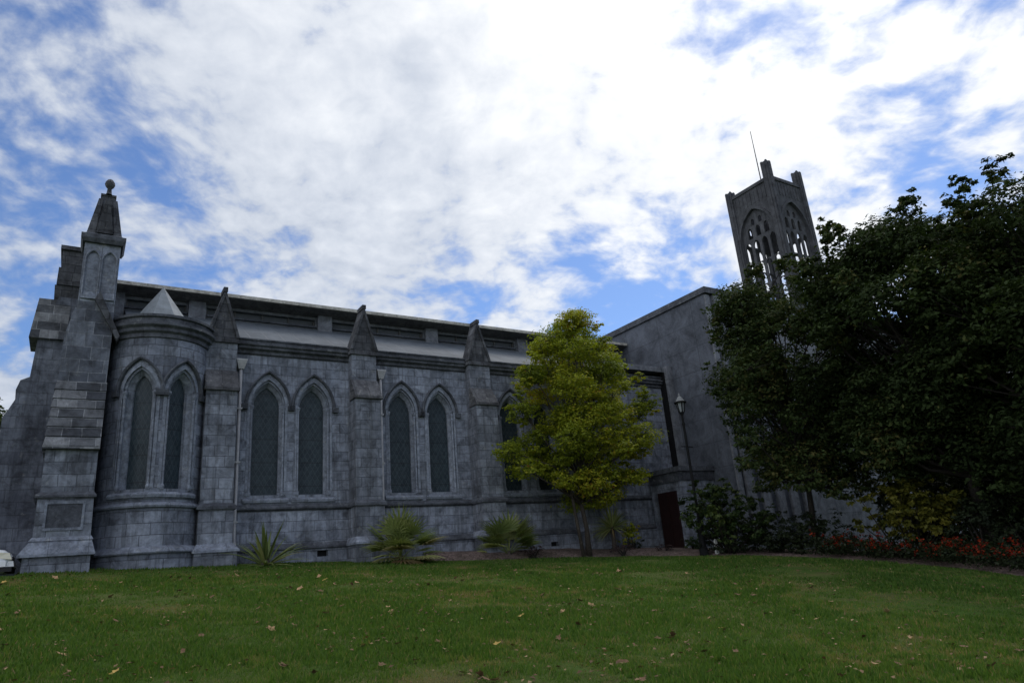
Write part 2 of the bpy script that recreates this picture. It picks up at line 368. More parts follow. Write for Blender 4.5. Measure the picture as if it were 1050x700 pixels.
# ------------------------------------------------------------------ mesh helpers
class MB:
    def __init__(s):
        s.v, s.f, s.uv = [], [], []

    def face(s, pts, uv=None):
        i = len(s.v)
        s.v += [tuple(p) for p in pts]
        s.f.append(tuple(range(i, i + len(pts))))
        s.uv.append(uv)

    def box(s, x0, x1, y0, y1, z0, z1, top=None):
        """axis box; top=(x0,x1,y0,y1) gives another top rectangle"""
        a, b, c, d = top if top else (x0, x1, y0, y1)
        B = [(x0, y0, z0), (x1, y0, z0), (x1, y1, z0), (x0, y1, z0)]
        T = [(a, c, z1), (b, c, z1), (b, d, z1), (a, d, z1)]
        s.face(B[::-1])
        s.face(T)
        for i in range(4):
            j = (i + 1) % 4
            s.face([B[i], B[j], T[j], T[i]])

    def hexa(s, B, T):
        s.face(B[::-1])
        s.face(T)
        n = len(B)
        for i in range(n):
            j = (i + 1) % n
            s.face([B[i], B[j], T[j], T[i]])

    def prism_y(s, pts, y0, y1):
        """(x,z) outline counter-clockwise seen from -Y, extruded from y0 (near) to y1"""
        A = [(x, y0, z) for x, z in pts]
        B = [(x, y1, z) for x, z in pts]
        n = len(pts)
        s.face(A)
        s.face(B[::-1])
        for i in range(n):
            j = (i + 1) % n
            s.face([A[j], A[i], B[i], B[j]])

    def prism_x(s, pts, x0, x1):
        """(y,z) outline, extruded along x"""
        A = [(x0, y, z) for y, z in pts]
        B = [(x1, y, z) for y, z in pts]
        n = len(pts)
        s.face(A[::-1])
        s.face(B)
        for i in range(n):
            j = (i + 1) % n
            s.face([A[i], A[j], B[j], B[i]])

    def grid(s, P, uvs=None, close=False):
        """rows of points"""
        for i in range(len(P) - 1):
            m = len(P[i])
            for j in range(m - (0 if close else 1)):
                k = (j + 1) % m
                q = [P[i][j], P[i][k], P[i + 1][k], P[i + 1][j]]
                u = None
                if uvs:
                    u = [uvs[i][j], uvs[i][k], uvs[i + 1][k], uvs[i + 1][j]]
                s.face(q, u)

    def lathe(s, prof, c=(0, 0, 0), n=16):
        P = [[(c[0] + r * math.cos(2 * PI * k / n), c[1] + r * math.sin(2 * PI * k / n), c[2] + z) for k in range(n)] for r, z in prof]
        s.grid(P, close=True)

    def tube(s, pts, radii, n=7, caps=True):
        pts = [Vector(p) for p in pts]
        rings = []
        ref = Vector((0.3, 0.9, 0.2)).normalized()
        for i, p in enumerate(pts):
            t = (pts[min(i + 1, len(pts) - 1)] - pts[max(i - 1, 0)])
            t = t.normalized() if t.length > 1e-9 else Vector((0, 0, 1))
            a = t.cross(ref)
            if a.length < 0.05:
                a = t.cross(Vector((1, 0, 0)))
            a.normalize()
            b = t.cross(a)
            r = radii[i] if hasattr(radii, '__len__') else radii
            rings.append([p + (a * math.cos(2 * PI * k / n) + b * math.sin(2 * PI * k / n)) * r for k in range(n)])
        s.grid(rings, close=True)
        if caps:
            s.face(rings[0][::-1])
            s.face(rings[-1])

    def build(s, name, mat, parent=None, smooth=False, merge=True):
        me = bpy.data.meshes.new(name)
        o = base_of(parent)
        vs_ = [(x - o[0], y - o[1], z - o[2]) for x, y, z in s.v]
        me.from_pydata(vs_, [], s.f)
        uvl = me.uv_layers.new(name='UVMap')
        data = np.zeros(len(me.loops) * 2, dtype=np.float32)
        for p, u in zip(me.polygons, s.uv):
            if u is None:
                nx, ny, nz = p.normal
                for li in p.loop_indices:
                    x, y, z = s.v[me.loops[li].vertex_index]
                    if abs(nz) > 0.9:
                        a, b = x, y
                    elif abs(ny) >= abs(nx):
                        a, b = x, z
                    else:
                        a, b = y, z
                    data[2 * li], data[2 * li + 1] = a + 0.013, b
            else:
                for li, (a, b) in zip(p.loop_indices, u):
                    data[2 * li], data[2 * li + 1] = a, b
        uvl.data.foreach_set('uv', data)
        me.materials.append(M[mat] if isinstance(mat, str) else mat)
        if merge and smooth:
            import bmesh
            bm = bmesh.new()
            bm.from_mesh(me)
            bmesh.ops.remove_doubles(bm, verts=bm.verts, dist=1e-4)
            bm.to_mesh(me)
            bm.free()
        if smooth:
            me.polygons.foreach_set('use_smooth', [True] * len(me.polygons))
        me.update()
        return link(name, me, parent)


_base = {}


def base_of(parent):
    return _base.get(parent.name, (0, 0, 0)) if parent is not None else (0, 0, 0)


def link(name, me, parent=None):
    ob = bpy.data.objects.new(name, me)
    COL.objects.link(ob)
    if parent is not None:
        ob.parent = parent
        _base[ob.name] = base_of(parent)
    return ob


def tag(o, label=None, cat=None, group=None, kind=None):
    if label:
        o['label'] = label
    if cat:
        o['category'] = cat
    if group:
        o['group'] = group
    if kind:
        o['kind'] = kind
    return o


def thing(name, label, cat, loc, group=None):
    o = bpy.data.objects.new(name, None)
    COL.objects.link(o)
    o.location = loc
    o.empty_display_size = 0.3
    _base[o.name] = tuple(loc)
    return tag(o, label, cat, group)


def np_mesh(name, verts, nper, mat, parent=None, tint=None, loc=(0, 0, 0)):
    """verts (N*nper,3): N separate faces of nper corners"""
    me = bpy.data.meshes.new(name)
    nv = len(verts)
    nf = nv // nper
    o = np.array(base_of(parent))
    me.vertices.add(nv)
    me.vertices.foreach_set('co', (np.asarray(verts) - o).astype(np.float32).ravel())
    me.loops.add(nv)
    me.loops.foreach_set('vertex_index', np.arange(nv, dtype=np.int32))
    me.polygons.add(nf)
    me.polygons.foreach_set('loop_start', np.arange(0, nv, nper, dtype=np.int32))
    me.polygons.foreach_set('loop_total', np.full(nf, nper, dtype=np.int32))
    if tint is not None:
        a = me.attributes.new('tint', 'FLOAT', 'FACE')
        a.data.foreach_set('value', np.clip(tint, 0, 1).astype(np.float32))
    me.materials.append(M[mat])
    me.update(calc_edges=True)
    me.validate()
    return link(name, me, parent)


# ------------------------------------------------------------------ lancets and walls with openings
def lancet_top(x, xc, w, zs, k=1.0):
    """height of a two-centred arch of width w springing at zs (k: radius / width)"""
    r = w * k
    dx = abs(x - xc)
    off = r - w / 2
    return zs + math.sqrt(max(r * r - (dx + off) ** 2, 0.0))


class Lancet:
    def __init__(s, xc, w, z0, zs, k=0.95):
        s.xc, s.w, s.z0, s.zs, s.k = xc, w, z0, zs, k
        n = 14
        s.us = [xc - w / 2 + w * (0.5 - 0.5 * math.cos(PI * i / n)) for i in range(n + 1)]

    def lo(s, u):
        return s.z0

    def hi(s, u):
        return lancet_top(u, s.xc, s.w, s.zs, s.k)

    def loop(s, grow=0.0):
        """outline counter-clockwise from the bottom left, open at nothing"""
        L = Lancet(s.xc, s.w + 2 * grow, s.z0 - max(grow, 0) * 0 , s.zs, s.k) if grow else s
        a = [(L.us[0], L.z0), (L.us[-1], L.z0)]
        a += [(u, L.hi(u)) for u in reversed(L.us)]
        return a

    def arch(s, grow):
        w = s.w + 2 * grow
        r = w * s.k
        L = Lancet(s.xc, w, s.z0, s.zs, s.k)
        return [(u, L.hi(u)) for u in L.us]


class Slot:
    def __init__(s, x0, x1, z0, z1):
        s.us, s.z0, s.z1 = [x0, x1], z0, z1
        s.w, s.xc = x1 - x0, (x0 + x1) / 2

    def lo(s, u):
        return s.z0

    def hi(s, u):
        return s.z1

    def loop(s, grow=0):
        return [(s.us[0], s.z0), (s.us[1], s.z0), (s.us[1], s.z1), (s.us[0], s.z1)]


def pierced(mb, u0, u1, v0, v1, holes, fn, depth, extra=None, back=False):
    """wall u0..u1 x v0..v1 with holes; fn(u, v, d) -> point; reveals run to depth"""
    us = {round(u0, 5), round(u1, 5)}
    for h in holes:
        us |= {round(u, 5) for u in h.us}
    if extra:
        us |= {round(u0 + (u1 - u0) * i / extra, 5) for i in range(extra + 1)}
    us = sorted(us)
    cl = [us[0]]
    for u in us[1:]:
        if u - cl[-1] > 1e-4:
            cl.append(u)
    us = cl
    for d, flip in ((0, False), (depth, True)) if back else ((0, False),):
        for a, b in zip(us[:-1], us[1:]):
            m = (a + b) / 2
            cut = sorted([(h.lo(m), h) for h in holes if h.us[0] < m < h.us[-1]], key=lambda t: t[0])
            la = lb = v0
            for _, h in cut:
                q = [(a, la), (b, lb), (b, h.lo(b)), (a, h.lo(a))]
                q = q[::-1] if flip else q
                mb.face([fn(u, v, d) for u, v in q], q)
                la, lb = h.hi(a), h.hi(b)
            q = [(a, la), (b, lb), (b, v1), (a, v1)]
            q = q[::-1] if flip else q
            mb.face([fn(u, v, d) for u, v in q], q)
    for h in holes:
        L = h.loop()
        n = len(L)
        for i in range(n):
            p, q = L[i], L[(i + 1) % n]
            if abs(p[0] - q[0]) < 1e-6 and abs(p[1] - q[1]) < 1e-6:
                continue
            mb.face([fn(*q, 0), fn(*p, 0), fn(*p, depth), fn(*q, depth)])


def flat(y):
    return lambda u, v, d: (u, y + d, v)


def ground_z(x, y):
    """the sloping lawn"""
    xc = np.clip(x, -40, 45)
    yc = np.clip(y, -12, 27)
    z = -1.6 - 0.042 * xc + 0.107 * yc
    z = z + 0.37 * np.exp(-(((np.asarray(x) - 20) ** 2 + (np.asarray(y) - 13) ** 2) / (2 * 5.0 ** 2)))
    far = np.clip((np.hypot(np.asarray(x) - 12, np.asarray(y) - 14) - 70) / 200, 0, 1)
    z = z - far * 3
    # the drive beside the church lies a little lower than the lawn
    dr = np.clip((np.asarray(y) - 21.25) / 0.5, 0, 1) * np.clip((-1.15 - np.asarray(x)) / 0.3, 0, 1)
    return z * (1 - dr) + dr * 0.62


def gz(x, y):
    return float(ground_z(np.array(float(x)), np.array(float(y))))


# ================================================================== the setting
def make_lawn():
    xs = np.concatenate([[-900, -500, -250, -120, -70, -50], np.arange(-40, 46, 0.5), [55, 70, 100, 160, 300, 600, 900]])
    ys = np.concatenate([[-700, -300, -120, -60, -30], np.arange(-14, 30.1, 0.5), [35, 45, 70, 120, 250, 500, 900]])
    X, Y = np.meshgrid(xs, ys, indexing='ij')
    Z = ground_z(X, Y)
    for i in range(len(xs)):
        for j in range(len(ys)):
            if -30 < xs[i] < 45 and -12 < ys[j] < 22:
                Z[i, j] += 0.05 * mnoise.noise(Vector((xs[i] * 0.35, ys[j] * 0.35, 0))) + 0.02 * mnoise.noise(Vector((xs[i] * 1.1, ys[j] * 1.1, 4)))
    nx, ny = len(xs), len(ys)
    V = np.stack([X, Y, Z], -1).reshape(-1, 3)
    F = [(i * ny + j, (i + 1) * ny + j, (i + 1) * ny + j + 1, i * ny + j + 1) for i in range(nx - 1) for j in range(ny - 1)]
    me = bpy.data.meshes.new('lawn')
    me.from_pydata(V.tolist(), [], F)
    me.materials.append(M['lawn'])
    me.polygons.foreach_set('use_smooth', [True] * len(F))
    tag(link('lawn', me), kind='structure')


make_lawn()

# drive at the left of the church
mb = MB()
mb.face([(-40, 21.9, 0.632), (-1.5, 21.9, 0.632), (-1.5, 24.3, 0.632), (-40, 24.3, 0.632)])
tag(mb.build('driveway', 'asphalt'), kind='structure')

EDGE = [(10.6, 22.75), (12.5, 22.15), (15.1, 21.95), (18.6, 21.3), (19.9, 19.0), (20.4, 16.8), (19.95, 14.5), (20.05, 11.0), (19.6, 8.5), (19.0, 5.0), (18.5, 0.0), (18.5, -6)]
BACK = [(10.9, 23.9), (12.6, 23.95), (15.2, 23.95), (19.6, 23.95), (22.2, 22.0), (24.3, 20.6), (27, 18.5), (28, 13), (28, 9.5), (28, 5.5), (28, 0), (28, -6)]


def make_bed():
    n = 8
    E_, B_ = [], []
    for L, O in ((EDGE, E_), (BACK, B_)):
        for i in range(len(L) - 1):
            for k in range(n):
                t = k / n
                O.append((L[i][0] * (1 - t) + L[i + 1][0] * t, L[i][1] * (1 - t) + L[i + 1][1] * t))
        O.append(L[-1])
    rows = []
    for i, (e, b) in enumerate(zip(E_, B_)):
        row = []
        wob = 0.10 * mnoise.noise(Vector((i * 0.33, 0, 7)))
        for k in range(9):
            t = k / 8
            x, y = e[0] * (1 - t) + b[0] * t, e[1] * (1 - t) + b[1] * t
            if k == 0:
                y += wob
            up = 0.02 + 0.22 * math.sin(min(t * 1.6, 1.0) * PI / 2)
            if k == 0:
                up = -0.05
            up += 0.04 * mnoise.noise(Vector((x * 1.3, y * 1.3, 2))) * (k > 0)
            row.append((x, y, gz(x, y) + up))
        rows.append(row)
    mb = MB()
    mb.grid(rows)
    tag(mb.build('planting_bed', 'mulch', smooth=True), kind='structure')


make_bed()


# ================================================================== the cathedral
YW = 24.0            # face of the aisle wall
BX = [3.73, 8.68, 13.62, 18.56]      # buttress centres
cath = thing('cathedral', 'long grey stone cathedral with lancet windows, concrete transept and open tower', 'cathedral', (12.0, YW, 0.4))

WIN = [(5.36, 0.02), (6.93, 0.02), (10.30, 0.02), (11.92, 0.02), (15.24, 0), (16.86, 0)]
Z0, ZS, OW = 2.88, 5.88, 1.16         # sill, springing, outer width
lanc = [Lancet(x, OW, Z0, ZS) for x, _ in WIN]

mb = MB()
pierced(mb, 0.3, 24.4, 2.44, 7.74, lanc, flat(YW), 0.16)
pierced(mb, 0.3, 24.4, 1.25, 2.40, [], flat(YW - 0.02), 0.1)
pierced(mb, 0.3, 24.4, -1.6, 1.10, [Slot(7.05, 7.42, 0.82, 1.02), Slot(16.55, 16.92, 0.62, 0.80)], flat(YW - 0.16), 0.25)
mb.face([(0.3, YW + 0.8, -1.6), (0.3, YW + 0.8, 8.2), (24.4, YW + 0.8, 8.2), (24.4, YW + 0.8, -1.6)])
mb.build('aisle_wall', 'wall', cath)
for x, z in ((7.235, 0.92), (16.735, 0.71)):
    v = MB()
    v.box(x - 0.2, x + 0.2, YW + 0.02, YW + 0.04, z - 0.12, z + 0.12)
    v.build('vent', 'iron', cath)


def moulding(parent, name, prof, x0, x1, mat):
    """prof: list of (out, z) from bottom to top, out = distance in front of the wall face"""
    pts = [(YW + 0.03, prof[0][1])] + [(YW - o, z) for o, z in prof] + [(YW + 0.03, prof[-1][1])]
    m_ = MB()
    m_.prism_x([(y, z) for y, z in pts][::-1], x0, x1)
    return m_.build(name, mat, parent)


def strip_segments(half):
    xs = [0.3]
    for b in BX:
        xs += [b - half, b + half]
    xs.append(24.38)
    return list(zip(xs[::2], xs[1::2]))


PLINTH = [(0.18, 1.08), (0.24, 1.10), (0.24, 1.15), (0.20, 1.18), (0.05, 1.30)]
STRING = [(0.03, 2.36), (0.10, 2.39), (0.13, 2.42), (0.13, 2.47), (0.02, 2.58)]
CORN = [(0.02, 7.70), (0.08, 7.74), (0.08, 7.83), (0.19, 7.89), (0.19, 7.96), (0.26, 8.01), (0.26, 8.06), (0.14, 8.10), (0.14, 8.18), (0.19, 8.20), (0.19, 8.25), (0.0, 8.27)]
for a, b in strip_segments(0.48):
    moulding(cath, 'plinth_moulding', PLINTH, a + 0.08, b - 0.08, 'cornice')
    moulding(cath, 'string_course', STRING, a, b, 'hood')
    moulding(cath, 'cornice', CORN, a, b, 'cornice')


def arch_band(pts, y0, y1, thick, fn=None):
    """moulding following an arch polyline (u,z): inner at pts, outer grown by thick"""
    fn = fn or (lambda u, v, d: (u, d, v))
    n = len(pts)
    m_ = MB()
    out = []
    for i in range(n):
        a, b = pts[max(i - 1, 0)], pts[min(i + 1, n - 1)]
        tx, tz = b[0] - a[0], b[1] - a[1]
        l = math.hypot(tx, tz)
        nx, nz = -tz / l, tx / l
        if i == n // 2:
            nx, nz = 0.0, 1.25
        out.append((pts[i][0] + nx * thick, pts[i][1] + nz * thick))
    rows = []
    for (a, b) in zip(pts, out):
        mid = ((a[0] + b[0]) / 2, (a[1] + b[1]) / 2)
        rows.append([fn(a[0], a[1], y1), fn(a[0], a[1], y0 + 0.03), fn(mid[0], mid[1], y0), fn(b[0], b[1], y0 + 0.02), fn(b[0], b[1], y1)])
    m_.grid(rows)
    m_.face(rows[0])
    m_.face(rows[-1][::-1])
    return m_


def window_unit(xc, fn, stops=True, w=OW, z0=Z0, zs=ZS, gw=0.88):
    """a lancet: stepped splay and arch (frame), sill, glass with bars, hood, jamb shafts"""
    L0, L1, L2 = Lancet(xc, w, z0, zs), Lancet(xc, w - 0.10, z0 + 0.0, zs), Lancet(xc, gw, z0 + 0.05, zs)
    fr = MB()
    # step at the face, then splay inwards to the glass
    for A, dA, B, dB in ((L0, 0.0, L0, 0.06), (L0, 0.06, L1, 0.06), (L1, 0.06, L1, 0.13), (L1, 0.13, L2, 0.27), (L2, 0.27, L2, 0.36)):
        pa, pb = A.loop(), B.loop()
        for i in range(1, len(pa)):
            j = (i + 1) % len(pa)
            fr.face([fn(*pa[j], dA), fn(*pa[i], dA), fn(*pb[i], dB), fn(*pb[j], dB)])
    # flat dressed band round the opening, just proud of the ashlar
    ar = L0.arch(0.0)
    ao = L0.arch(0.09)
    ring_i = [(L0.us[0], z0)] + ar + [(L0.us[-1], z0)]
    ring_o = [(L0.us[0] - 0.09, z0)] + ao + [(L0.us[-1] + 0.09, z0)]
    rows = [[fn(a[0], a[1], 0.0), fn(a[0], a[1], -0.018), fn(b[0], b[1], -0.018), fn(b[0], b[1], 0.004)] for a, b in zip(ring_i, ring_o)]
    fr.grid(rows)
    wob = fr.build('window', 'trim', cath)
    s_ = MB()
    hw = w / 2 + 0.16
    n = 6
    P = []
    for i in range(n + 1):
        u = xc - hw + 2 * hw * i / n
        P.append([fn(u, z0 - 0.26, -0.01), fn(u, z0 - 0.25, -0.07), fn(u, z0 - 0.17, -0.09), fn(u, z0 - 0.12, -0.06), fn(u, z0 + 0.04, 0.30)])
    s_.grid(P)
    s_.face(P[0])
    s_.face(P[-1][::-1])
    s_.build('sill', 'trim', wob)
    gl = MB()
    us = L2.us
    for a, b in zip(us[:-1], us[1:]):
        q = [(a, L2.z0), (b, L2.z0), (b, L2.hi(b)), (a, L2.hi(a))]
        gl.face([fn(u, v, 0.34) for u, v in q], q)
    gl.build('glass', 'glass', wob)
    hd = arch_band(L0.arch(0.13), -0.12, 0.004, 0.075, fn)
    if stops:
        for sgn in (-1, 1):
            u = xc + sgn * (w / 2 + 0.20)
            p = [fn(u - 0.10, ZS - 0.12, -0.12), fn(u + 0.10, ZS - 0.12, -0.12), fn(u + 0.10, ZS - 0.12, 0.004), fn(u - 0.10, ZS - 0.12, 0.004)]
            t = [fn(u - 0.10, ZS + 0.06, -0.14), fn(u + 0.10, ZS + 0.06, -0.14), fn(u + 0.10, ZS + 0.06, 0.004), fn(u - 0.10, ZS + 0.06, 0.004)]
            hd.hexa(p, t)
    hd.build('hood_mould', 'hood', wob)
    for sgn in (-1, 1):
        u = xc + sgn * (w / 2 - 0.045)
        sh = MB()
        zc = ZS
        pr = [(0.07, z0 - 0.02), (0.07, z0 + 0.10), (0.042, z0 + 0.15), (0.042, zc - 0.20), (0.055, zc - 0.17), (0.045, zc - 0.13), (0.085, zc - 0.02), (0.085, zc + 0.03), (0.04, zc + 0.05)]
        c = fn(u, 0, 0.035)
        sh.lathe([(r, z) for r, z in pr], (c[0], c[1], 0), 10)
        sh.build('shaft', 'trim', wob, smooth=False)
    return wob


for x, _ in WIN:
    window_unit(x, flat(YW))


# ---- buttresses
def buttress(xc):
    hw = 0.475
    b = MB()
    g0 = gz(xc, 23) - 0.4
    # base, dado, lower stage, upper stage
    b.box(xc - hw - 0.13, xc + hw + 0.13, YW - 1.12, YW, g0, 1.10)
    b.box(xc - hw - 0.03, xc + hw + 0.03, YW - 0.87, YW, 1.36, 2.38)
    b.box(xc - hw, xc + hw, YW - 0.80, YW, 2.58, 6.20)
    b.box(xc - hw, xc + hw, YW - 0.42, YW, 6.95, 7.92)
    b.box(xc - hw, xc + hw, YW - 0.415, YW, 6.2, 6.95)
    ob = b.build('buttress', 'butt', cath)
    p = MB()
    p.box(xc - hw - 0.19, xc + hw + 0.19, YW - 1.18, YW + 0.0, 1.10, 1.17)
    p.box(xc - hw - 0.17, xc + hw + 0.17, YW - 1.16, YW, 1.17, 1.36, top=(xc - hw - 0.04, xc + hw + 0.04, YW - 0.88, YW))
    p.build('plinth', 'trim', ob)
    s_ = MB()
    s_.box(xc - hw - 0.10, xc + hw + 0.10, YW - 0.95, YW, 2.38, 2.47)
    s_.box(xc - hw - 0.10, xc + hw + 0.10, YW - 0.95, YW, 2.47, 2.58, top=(xc - hw, xc + hw, YW - 0.80, YW))
    s_.build('string_course', 'hood', ob)
    w = MB()      # weathered set-off: three overlapping sloping courses with a drip
    w.box(xc - hw - 0.06, xc + hw + 0.06, YW - 0.90, YW - 0.30, 6.16, 6.26)
    for k in range(3):
        y0 = YW - 0.88 + 0.155 * k
        w.box(xc - hw - 0.045, xc + hw + 0.045, y0, YW - 0.30, 6.26 + 0.23 * k, 6.49 + 0.23 * k, top=(xc - hw - 0.03, xc + hw + 0.03, y0 + 0.135, YW - 0.30))
    w.build('set_off', 'setoff', ob)
    c = MB()      # gablet: moulded base and steep saddle running back to the parapet
    c.box(xc - hw - 0.07, xc + hw + 0.07, YW - 0.50, YW + 0.1, 7.92, 8.02)
    c.box(xc - hw - 0.04, xc + hw + 0.04, YW - 0.47, YW + 0.1, 8.02, 8.12)
    c.prism_y([(xc - hw - 0.01, 8.12), (xc + hw + 0.01, 8.12), (xc + 0.06, 9.62), (xc - 0.06, 9.62)], YW - 0.45, YW + 0.10)
    gb = c.build('gablet', 'gablet', ob)
    c = MB()      # coping ridge over the gablet, proud of its face
    for sg in (-1, 1):
        A = [(xc + sg * (hw + 0.06), 8.10), (xc + sg * (hw - 0.04), 8.10), (xc, 9.58), (xc, 9.86)]
        if sg > 0:
            A = A[::-1]
        c.prism_y(A[::-1], YW - 0.51, YW + 0.12)
    c.box(xc - 0.07, xc + 0.07, YW - 0.54, YW + 0.05, 9.74, 9.90)
    c.build('coping', 'gablet', ob)
    return ob


for x in BX:
    buttress(x)

# ---- rain pipes
for x in (BX[0] + 0.66, BX[1] + 0.72):
    p = MB()
    p.tube([(x, YW - 0.12, 0.62), (x, YW - 0.12, 1.0), (x, YW - 0.34, 1.2), (x, YW - 0.34, 1.3), (x, YW - 0.20, 1.55), (x, YW - 0.20, 7.2)], 0.055, 9)
    po = p.build('downpipe', 'pipe', cath, smooth=True)
    h = MB()
    h.box(x - 0.09, x + 0.09, YW - 0.28, YW - 0.08, 7.10, 7.38, top=(x - 0.17, x + 0.17, YW - 0.34, YW - 0.03))
    h.box(x - 0.18, x + 0.18, YW - 0.35, YW - 0.02, 7.38, 7.44)
    h.build('hopper', 'pipe', po)
    for z in (2.0, 3.9, 5.7):
        h = MB()
        h.box(x - 0.085, x + 0.085, YW - 0.265, YW - 0.01, z, z + 0.06)
        h.build('bracket', 'pipe', po)

# ---- lean-to roof, clerestory, eaves
YC = 27.2
r = MB()
r.prism_x([(YW + 0.0, 8.20), (YW + 0.35, 8.20), (YC, 10.0), (YC, 10.08), (YW + 0.05, 8.29)][::-1], 0.9, 24.3)
r.build('aisle_roof', 'roof', cath)
cl = MB()
slots = []
xx = 3.3
pil = [0.55]
while xx < 23.5:
    pil.append(xx)
    xx += 4.95
for a, b in zip(pil[:-1], pil[1:]):
    w_ = b - a
    slots += [Slot(a + 0.36, b - 0.36, 10.19, 10.50)]
pierced(cl, 0.2, 24.5, 9.4, 10.70, slots, flat(YC), 0.25)
cl.face([(0.2, YC + 6, 9.4), (0.2, YC, 9.4), (0.2, YC, 10.7), (0.2, YC + 6, 10.7)][::-1])
cl.build('clerestory_wall', 'clere', cath)
for sl in slots:
    gl = MB()
    gl.box(sl.us[0], sl.us[1], YC + 0.2, YC + 0.23, sl.z0, sl.z1)
    wo = gl.build('clerestory_window', 'clerepane', cath)
    mu = MB()
    for t in ((0.0, 0.25, 0.5, 0.75, 1.0) if sl.w > 3 else (0.0, 0.5, 1.0)):
        x = sl.us[0] + 0.03 + t * (sl.us[1] - sl.us[0] - 0.06)
        mu.box(x - 0.028, x + 0.028, YC + 0.12, YC + 0.197, sl.z0, sl.z1)
    mu.box(sl.us[0], sl.us[1], YC + 0.13, YC + 0.195, sl.z0 + 0.003, sl.z0 + 0.05)
    mu.build('frame', 'soffit', wo)
    si = MB()
    si.box(sl.us[0] - 0.1, sl.us[1] + 0.1, YC - 0.10, YC + 0.1, sl.z0 - 0.07, sl.z0 - 0.004)
    si.build('sill', 'hood', wo)
for i, x in enumerate(pil):
    p = MB()
    p.box(x - 0.30, x + 0.30, YC - 0.22, YC + 0.05, 9.6, 10.66)
    p.build('pilaster', 'clere', cath)
rf = MB()
rf.prism_x([(YC - 0.80, 10.70), (YC + 0.3, 10.58), (YC + 0.3, 10.80), (YC - 0.80, 10.80)][::-1], -0.1, 24.48)
ro = rf.build('eave', 'soffit', cath)
fa = MB()
fa.box(-0.15, 24.47, YC - 0.87, YC - 0.803, 10.72, 10.85)
fa.build('fascia', 'fascia', ro)
rr = MB()
rr.prism_x([(YC - 0.83, 10.855), (YC + 4.6, 12.2), (YC + 10.2, 10.9), (YC + 10.2, 10.7), (YC - 0.75, 10.805)][::-1], -0.1, 24.45)
rr.build('main_roof', 'roof', cath)
# end wall of the church, with the raking gable parapet seen from its end
ge = MB()
ge.prism_x([(YW + 1.2, -1.2), (YC + 10.2, -1.2), (YC + 10.2, 11.4), (YC + 4.6, 14.2), (YC - 0.5, 11.3), (YW + 1.2, 8.8)], -0.9, -0.16)
ge.build('gable_wall', 'wing', cath)


# ---- big corner pier (angle buttress) with pinnacle
def frustum(m_, x0, x1, y0, z0, X0, X1, Y0, z1, yb=25.6):
    m_.hexa([(x0, y0, z0), (x1, y0, z0), (x1, yb, z0), (x0, yb, z0)], [(X0, Y0, z1), (X1, Y0, z1), (X1, yb, z1), (X0, yb, z1)])


YP = 22.3
pier = MB()
frustum(pier, -1.02, 0.52, YP - 0.10, -0.6, -1.0, 0.50, YP - 0.10, 1.205)
frustum(pier, -0.84, 0.47, YP + 0.02, 1.203, -0.84, 0.44, YP + 0.02, 2.80)
frustum(pier, -0.80, 0.43, YP + 0.05, 2.79, -0.80, 0.43, YP + 0.07, 4.06)
frustum(pier, -0.775, 0.447, YP + 0.62, 4.05, -0.75, 0.46, YP + 0.625, 6.06)
po = pier.build('corner_pier', 'butt', cath)
p = MB()
frustum(p, -0.74, 0.46, YP + 0.62, 6.05, -0.73, 0.48, YP + 0.66, 7.50)
frustum(p, -0.73, 0.48, YP + 0.66, 7.50, -0.50, 0.47, YP + 0.72, 8.66)
p.build('upper_stage', 'pier', po)
p = MB()
frustum(p, -0.50, 0.47, YP + 0.72, 8.66, -0.50, 0.48, YP + 0.74, 10.62, yb=24.3)
p.build('pier_shaft', 'trim', po)
p = MB()
frustum(p, -1.12, 0.60, YP - 0.20, 1.20, -1.12, 0.60, YP - 0.20, 1.27)
frustum(p, -1.11, 0.59, YP - 0.19, 1.27, -0.88, 0.49, YP - 0.02, 1.62)
frustum(p, -0.93, 0.53, YP - 0.06, 1.60, -0.86, 0.48, YP + 0.0, 1.70)
p.build('plinth', 'trim', po)
p = MB()
frustum(p, -0.93, 0.50, YP - 0.05, 2.72, -0.93, 0.50, YP - 0.05, 2.78)
frustum(p, -0.93, 0.50, YP - 0.05, 2.78, -0.80, 0.43, YP + 0.05, 2.88)
p.build('string_course', 'hood', po)
p = MB()      # sunk panel in the dado
p.box(-0.66, 0.26, YP - 0.012, YP + 0.05, 1.86, 1.93)
p.box(-0.66, 0.26, YP - 0.012, YP + 0.05, 2.55, 2.62)
p.box(-0.66, -0.60, YP - 0.0115, YP + 0.05, 1.93, 2.55)
p.box(0.20, 0.26, YP - 0.0115, YP + 0.05, 1.93, 2.55)
p.build('panel_frame', 'trim', po)
p = MB()
p.box(-0.60, 0.20, YP + 0.012, YP + 0.05, 1.93, 2.55)
p.build('panel', 'hood', po)
p = MB()      # long striped set-off: sloping courses
n = 7
for k in range(n):
    za, zb = 4.10 + (6.12 - 4.10) * k / n, 4.10 + (6.12 - 4.10) * (k + 1) / n
    ya = YP - 0.06 + 0.66 * k / n
    xa, xb = -0.86 + 0.10 * k / n, 0.44 + 0.03 * k / n
    frustum(p, xa - 0.02, xb + 0.02, ya - 0.03, za, xa + 0.02, xb + 0.02, ya + 0.10, zb)
frustum(p, -0.88, 0.46, YP - 0.12, 4.02, -0.88, 0.46, YP - 0.12, 4.11)
p.build('set_off', 'stripe', po)
p = MB()      # shoulder coping on the right flank
c0, c1 = Vector((0.50, 0, 7.55)), Vector((-0.07, 0, 8.72))
p.prism_y([(0.62, 7.45), (0.68, 7.60), (0.05, 8.98), (-0.07, 8.72)], YP + 0.56, YP + 1.2)
p.build('shoulder_coping', 'gablet', po)
p = MB()      # blind twin panels of the shaft
